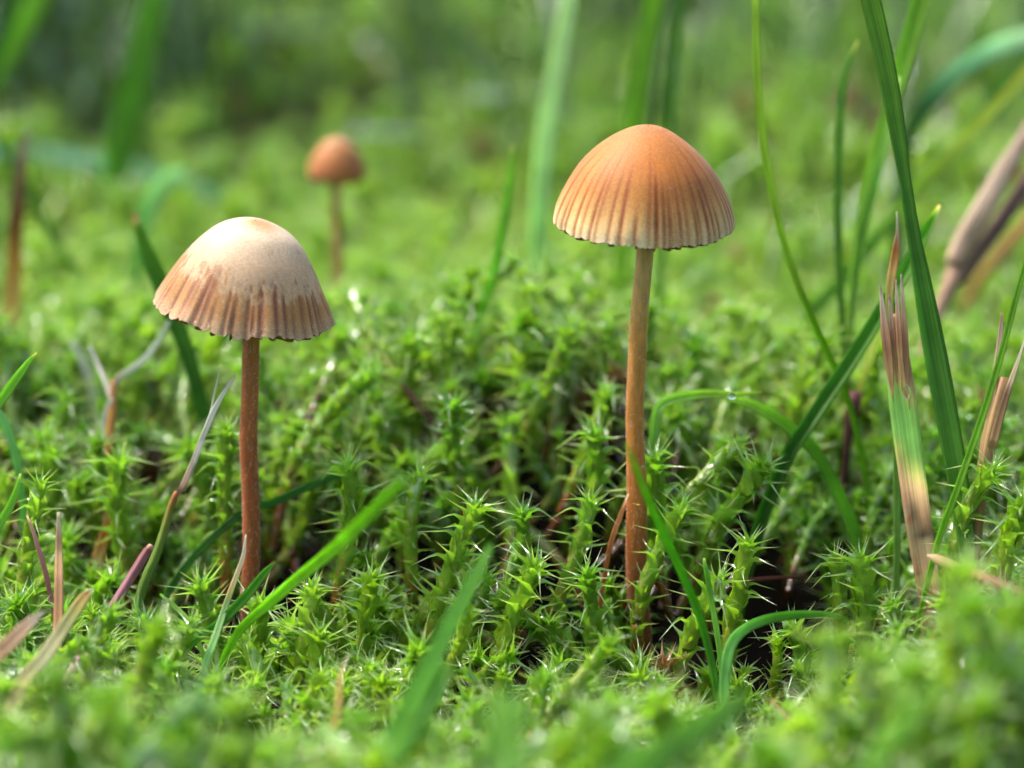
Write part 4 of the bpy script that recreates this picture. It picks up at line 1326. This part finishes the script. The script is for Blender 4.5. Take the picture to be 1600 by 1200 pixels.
def colour_dry(s, a, g, p):
    n = mnoise.noise(Vector((p[0] * 4, p[1] * 4, p[2] * 4 + 3)))
    n2 = mnoise.noise(Vector((p[0] * 18, p[1] * 18, p[2] * 5 + 9)))
    n3 = mnoise.noise(Vector((p[0] * 40, p[1] * 40, p[2] * 12)))
    edge = 0.66 + 0.06 * math.cos(a + 0.6) + 0.12 * n - 0.07 * g + 0.10 * n2 + 0.10 * n3
    wet = smooth(edge - 0.07, edge + 0.07, s)
    dry = ramp([(0, (0.82, 0.56, 0.32)), (0.08, (0.84, 0.66, 0.44)), (0.2, (0.84, 0.69, 0.49)), (0.5, (0.68, 0.48, 0.29)), (1, (0.58, 0.37, 0.19))], s + 0.03 * n)
    dry = dry * (1 - 0.18 * max(0, n2 - 0.25) * smooth(0.3, 0.6, s) * 3)
    w1 = ramp([(0.4, (0.52, 0.25, 0.075)), (0.85, (0.54, 0.28, 0.09)), (0.97, (0.60, 0.40, 0.22)), (1, (0.66, 0.50, 0.34))], s)
    w2 = ramp([(0.4, (0.30, 0.11, 0.05)), (0.85, (0.27, 0.085, 0.05)), (1, (0.38, 0.18, 0.09))], s)
    c = mixc(dry, mixc(w1, w2, g * 1.0), wet)
    orange = smooth(0.26, 0.02, math.hypot(p[0] - 0.10, p[1] + 0.06)) * smooth(0.3, 0.0, s)
    c = mixc(c, (0.74, 0.30, 0.08), orange)
    frost = 0.35 * (1 - wet) + 0.45 * smooth(0.8, 1.0, s) + 0.1 * wet
    fleck = smooth(0.42, 0.6, mnoise.noise(Vector((p[0] * 9, p[1] * 9, p[2] * 4 + 20)))) * smooth(0.2, 0.5, s) * (1 - wet)
    c = mixc(c, (0.42, 0.20, 0.09), 0.55 * fleck)
    return c * (1 + 0.10 * n) * np.array((0.90, 0.84, 0.76)), frost


def Tilt(fwd, right):
    """lean of the cap: towards the camera and towards the right of the picture (radians)"""
    return Matrix.Rotation(right, 4, 'Y') @ Matrix.Rotation(fwd, 4, 'X')


PX = 1 / FPX
# --- right mushroom
d = 24.55
base = pix(1003, 1010, 25.4); base.z = soil(base.x, base.y) - 0.1
m1 = empty('mushroom', base)
tag(m1, 'tall orange-brown mushroom with a pleated bell cap standing right of centre', 'mushroom', 'small brown mushrooms')


def at_y(px, py, Y):
    """point on the photo ray at world distance Y"""
    v = pix(px, py, 1.0) - CAM
    return CAM + v * ((Y - CAM.y) / v.y)


Y1 = -0.18
Rc = 143 * PX * 24.45
prof1 = [(0.012, 0.0), (0.17, 0.035), (0.34, 0.12), (0.53, 0.255), (0.725, 0.46), (0.885, 0.73), (0.975, 0.95), (1.0, 1.09)]
apex = at_y(1013, 196, Y1 - 0.02)
revolve_cap('cap', m1, Rc, prof1, CAP_MOIST, colour_moist, 58, 5, 0.018, 0.013, Tilt(R_(5.5), R_(2.0)), apex - base)
s1 = [at_y(1010, 300, Y1), at_y(1008, 385, Y1), at_y(1003, 440, Y1), at_y(998, 500, Y1), at_y(995.5, 560, Y1), at_y(992, 640, Y1), at_y(993, 700, Y1), at_y(995.5, 770, Y1), at_y(995, 830, Y1), at_y(995, 900, Y1), at_y(1000, 960, Y1), at_y(1003, 1010, Y1 + 0.05)]
s1.append(Vector((s1[-1].x, s1[-1].y + 0.05, base.z)))
w1 = [x * PX * 24.6 for x in (26, 27, 27, 28, 29, 28.5, 29, 33, 34, 34, 33, 32, 30)]
stem_tube(m1, [p - base for p in s1], w1, [(0, (0.66, 0.43, 0.14)), (0.14, (0.66, 0.42, 0.13)), (0.3, (0.55, 0.255, 0.05)), (0.5, (0.52, 0.175, 0.026)), (0.68, (0.42, 0.12, 0.02)), (0.78, (0.26, 0.07, 0.02)), (0.88, (0.30, 0.07, 0.016)), (1, (0.12, 0.03, 0.01))], seed=1)

# --- left mushroom
Y2 = -0.15
base = at_y(391, 960, Y2); base.z = soil(base.x, base.y) - 0.1
m2 = empty('mushroom', base)
tag(m2, 'mushroom with a pale cream drying cap and dark red-brown stem at left', 'mushroom', 'small brown mushrooms')
Rc = 144 * PX * 24.6
prof2 = [(0.012, 0.0), (0.20, 0.03), (0.40, 0.125), (0.58, 0.30), (0.725, 0.50), (0.86, 0.74), (0.96, 0.94), (1.0, 1.03)]
apex = at_y(399, 344, Y2 + 0.02)
revolve_cap('cap', m2, Rc, prof2, CAP_DRY, colour_dry, 48, 12, 0.048, 0.026, Tilt(R_(4.0), R_(9.0)), apex - base)
s2 = [at_y(390, 440, Y2), at_y(392, 515, Y2), at_y(391, 560, Y2), at_y(390.5, 600, Y2), at_y(389, 650, Y2), at_y(388, 700, Y2), at_y(391, 755, Y2), at_y(392.5, 810, Y2), at_y(393, 860, Y2), at_y(391, 920, Y2), at_y(390, 965, Y2)]
s2.append(Vector((s2[-1].x, s2[-1].y, base.z)))
w2 = [x * PX * 24.7 for x in (26, 27, 27, 27.5, 28, 29, 27.5, 27.5, 28, 29, 29, 28)]
stem_tube(m2, [p - base for p in s2], w2, [(0, (0.36, 0.15, 0.045)), (0.2, (0.44, 0.14, 0.030)), (0.5, (0.38, 0.088, 0.017)), (0.8, (0.32, 0.068, 0.016)), (0.9, (0.26, 0.075, 0.03)), (1, (0.10, 0.03, 0.014))], seed=7)

# --- distant mushroom
Y3 = 8.2
base = at_y(532, 560, Y3); base.z = soil(base.x, base.y) - 0.1
m3 = empty('mushroom', base)
tag(m3, 'small blurred mushroom with an orange bud-like cap in the distance', 'mushroom', 'small brown mushrooms')
d3 = 33.0
Rc = 45 * PX * d3
prof3 = [(0.012, 0.0), (0.25, 0.05), (0.5, 0.22), (0.75, 0.55), (0.93, 0.93), (1.0, 1.2), (0.98, 1.36), (0.92, 1.45)]


def colour_bud(s, a, g, p):
    return mixc(ramp([(0, (0.62, 0.34, 0.16)), (0.4, (0.62, 0.27, 0.07)), (0.75, (0.52, 0.18, 0.035)), (1, (0.55, 0.26, 0.08))], s), (0.36, 0.11, 0.025), 0.5 * g) * np.array((0.85, 0.75, 0.7)), 0.15


apex = at_y(527, 214, Y3)
revolve_cap('cap', m3, Rc, prof3, CAP_MOIST, colour_bud, 30, 21, 0.012, 0.03, Tilt(R_(3), R_(2)), apex - base)
s3 = [at_y(526, 270, Y3), at_y(525, 310, Y3), at_y(527, 370, Y3), at_y(529, 430, Y3), at_y(532, 500, Y3), at_y(534, 560, Y3)]
s3.append(Vector((s3[-1].x, s3[-1].y, base.z)))
stem_tube(m3, [p - base for p in s3], [x * PX * d3 for x in (15, 15, 16, 17, 18, 18, 18)], [(0, (0.30, 0.16, 0.04)), (0.4, (0.40, 0.20, 0.06)), (1, (0.32, 0.12, 0.03))], seed=3, hairs=0)


# ------------------------------------------------------------------ dew drops
def drop(px, py, d, rx, ry, label):
    c = pix(px, py, d)
    V, F = [], []
    nu, nv = 14, 18
    for i in range(nu + 1):
        th = math.pi * i / nu
        for j in range(nv):
            a = 2 * math.pi * j / nv
            k = 1 - 0.18 * math.cos(th)          # a little heavier at the bottom
            V.append((math.sin(th) * math.cos(a) * rx * k, math.sin(th) * math.sin(a) * rx * k, math.cos(th) * ry))
    for i in range(nu):
        for j in range(nv):
            k = (j + 1) % nv
            F.append((i * nv + j, (i + 1) * nv + j, (i + 1) * nv + k, i * nv + k))
    o = mesh_obj('dew_drop', V, F, WATER)
    o.location = c
    tag(o, label, 'water drop', 'dew drops on the grass')


drop(1418, 612, 24.36, 0.036, 0.062, 'clear oval dew drop on the green part of the torn blade')
drop(1143, 619, 25.15, 0.040, 0.030, 'tiny dew drop on top of the low arching blade')
drop(1124, 921, 23.85, 0.055, 0.105, 'large dew drop hanging on the slim blade right of the right stem')
drop(1270, 1132, 23.2, 0.030, 0.05, 'small dew drop hanging in the lower right gap of the moss')


# ------------------------------------------------------------------ small wet leaves glinting in the distance
def on_canopy(px, py):
    v = (pix(px, py, 1.0) - CAM)
    t = 20.0
    while t < 110:
        p = CAM + v * t
        if p.z < canopy(p.x, p.y) - 0.4 * hollow(p.x, p.y): return p
        t += 0.2
    return p


def wet_material():
    m, nt, out = new_mat('wet_leaf_skin')
    tcn = N(nt, 'ShaderNodeTexCoord')
    no = N(nt, 'ShaderNodeTexNoise', Scale=4.0, Detail=2.0)
    nt.links.new(tcn.outputs['Object'], no.inputs['Vector'])
    c = mix_col(nt, no.outputs['Fac'], (0.05, 0.10, 0.03), (0.12, 0.18, 0.06))
    pb = N(nt, 'ShaderNodeBsdfPrincipled', Roughness=0.22)
    pb.inputs['Coat Weight'].default_value = 1.0
    pb.inputs['Coat Roughness'].default_value = 0.06
    nt.links.new(c, pb.inputs['Base Color'])
    nt.links.new(pb.outputs[0], out.inputs[0])
    return m


WET = wet_material()
GLINTS = []
for px, py, L, wd, az, label in [
        (450, 84, 1.9, 1.6, 0.4, 'wet round leaf glinting in the dark undergrowth above the distant mushroom'),
        (792, 192, 1.5, 1.4, 1.2, 'wet leaf glinting behind the tip of the short pointed blade'),
        (604, 247, 1.5, 0.8, 0.1, 'wet flat leaf glinting just right of the distant orange cap'),
        (578, 100, 0.8, 0.7, 2.0, 'faint wet leaf glinting high above the distant orange cap')]:
    c = on_canopy(px, py)
    GLINTS.append(c)
    V, F = [], []
    nu, nv = 10, 7
    for s_ in (1, -1):
        for i in range(nu + 1):
            t = i / nu
            for j in range(nv):
                v = -1 + 2 * j / (nv - 1)
                w_ = wd / 2 * math.sin(math.pi * min(1, max(0.0, 0.02 + 0.96 * t))) ** 0.7
                V.append(((t - 0.5) * L, v * w_, 0.10 * wd * v * v - 0.12 * L * (t - 0.5) ** 2 + s_ * 0.012))
    b = (nu + 1) * nv
    for i in range(nu):
        for j in range(nv - 1):
            q = (i * nv + j, i * nv + j + 1, (i + 1) * nv + j + 1, (i + 1) * nv + j)
            F.append(q[::-1]); F.append(tuple(x + b for x in q))
    for i in range(nu):
        for j in (0, nv - 1):
            F.append((i * nv + j, (i + 1) * nv + j, (i + 1) * nv + j + b, i * nv + j + b))
    o = mesh_obj('wet_leaf', V, F, WET)
    o.location = c + Vector((0, -0.5, 0.45))
    o.rotation_euler = (-0.05, 0.06, az)
    tag(o, label, 'leaf', 'wet leaves glinting in the distance')


# ------------------------------------------------------------------ distant grass (cannot be counted)
def wild_blade(seed):
    r = random.Random(seed)
    L, w = r.uniform(6, 11), r.uniform(0.16, 0.30)
    bend, az = r.uniform(0.3, 1.9), 0.0
    n = 14
    p = Vector((0, 0, 0))
    V, F = [], []
    for i in range(n + 1):
        t = i / n
        a = bend * t * t
        ww = w * (1 - t ** 2.5) * (0.6 + 0.4 * smooth(0, 0.3, t)) + 0.004
        nx = Vector((math.cos(a), 0, -math.sin(a)))
        for v, off in ((-1, 0.10), (0, 0), (1, 0.10)):
            V.append(tuple(p + Vector((0, v * ww / 2, 0)) + nx * (off * ww)))
        for v, off in ((1, 0.10), (0, 0), (-1, 0.10)):
            V.append(tuple(p + Vector((0, v * ww / 2 * 0.98, 0)) + nx * (off * ww - 0.012)))
        p = p + Vector((math.sin(a), 0, math.cos(a))) * (L / n)
    for i in range(n):
        for j in range(6):
            k = (j + 1) % 6
            F.append((i * 6 + j, i * 6 + k, (i + 1) * 6 + k, (i + 1) * 6 + j))
    me = bpy.data.meshes.new('grass_form')
    me.from_pydata(V, [], F)
    me.polygons.foreach_set('use_smooth', [True] * len(F))
    a = me.attributes.new('along', 'FLOAT', 'POINT')
    a.data.foreach_set('value', np.array([(i // 6) / n for i in range(len(V))], dtype=np.float32))
    me.materials.append(GRASS_FAR)
    return me


GRASS_FAR = moss_material('distant_grass', [(0.0, (0.10, 0.16, 0.03)), (0.4, (0.10, 0.22, 0.035)), (1.0, (0.16, 0.28, 0.06))], (1.3, 1.3, 0.7), 0.35, 0.4)
gp = [wild_blade(900 + k) for k in range(8)]
pts, rots, sc, pk, ti = [], [], [], [], []
for _ in range(3400):
    Y = rng.uniform(9, 85)
    half = 5.2 + (Y + 24) * 0.22
    X = rng.uniform(-half, half)
    hol = min(1, hollow(X, Y))
    clump = smooth(0.0, 0.5, fbm(X * 0.12, Y * 0.12, 3.3))
    dens = (0.14 + 0.55 * clump + 0.4 * smooth(45, 70, Y) + 0.2 * smooth(0, -9, X)) * (0.25 + 0.75 * smooth(14, 40, Y)) + 0.6 * hol
    if rng.random() > dens: continue
    if any(g.y - 16 < Y < g.y + 0.5 and abs(X - g.x * (Y - CAM.y) / (g.y - CAM.y)) < 1.1 for g in GLINTS): continue
    if abs(X - (-2.0) * (Y + 24.26) / 32.5) < 0.9 and Y < 12: continue
    near = 1 - smooth(10, 34, Y)
    pts.append((X, Y, soil(X, Y)))
    rots.append((rng.gauss(0, 0.22), rng.gauss(0, 0.22), rng.uniform(0, 6.28)))
    sc.append(rng.uniform(0.5, 1.05) * (1 - 0.5 * near)); pk.append(rng.randrange(8))
    ti.append(min(1, max(0, rng.gauss(0.5, 0.28) - 0.3 * hol + 0.2 * near)))  # hollow gloom partly painted: blades there take a darker tint
fg = scatter('distant_grass', gp, pts, rots, sc, pk, ti)
tag(fg, 'blurred green grass growing far behind the mushrooms', 'grass', kind='stuff')
print('moss shoots', len(P_), 'far blades', len(pts), 'objects', len(scene.objects))
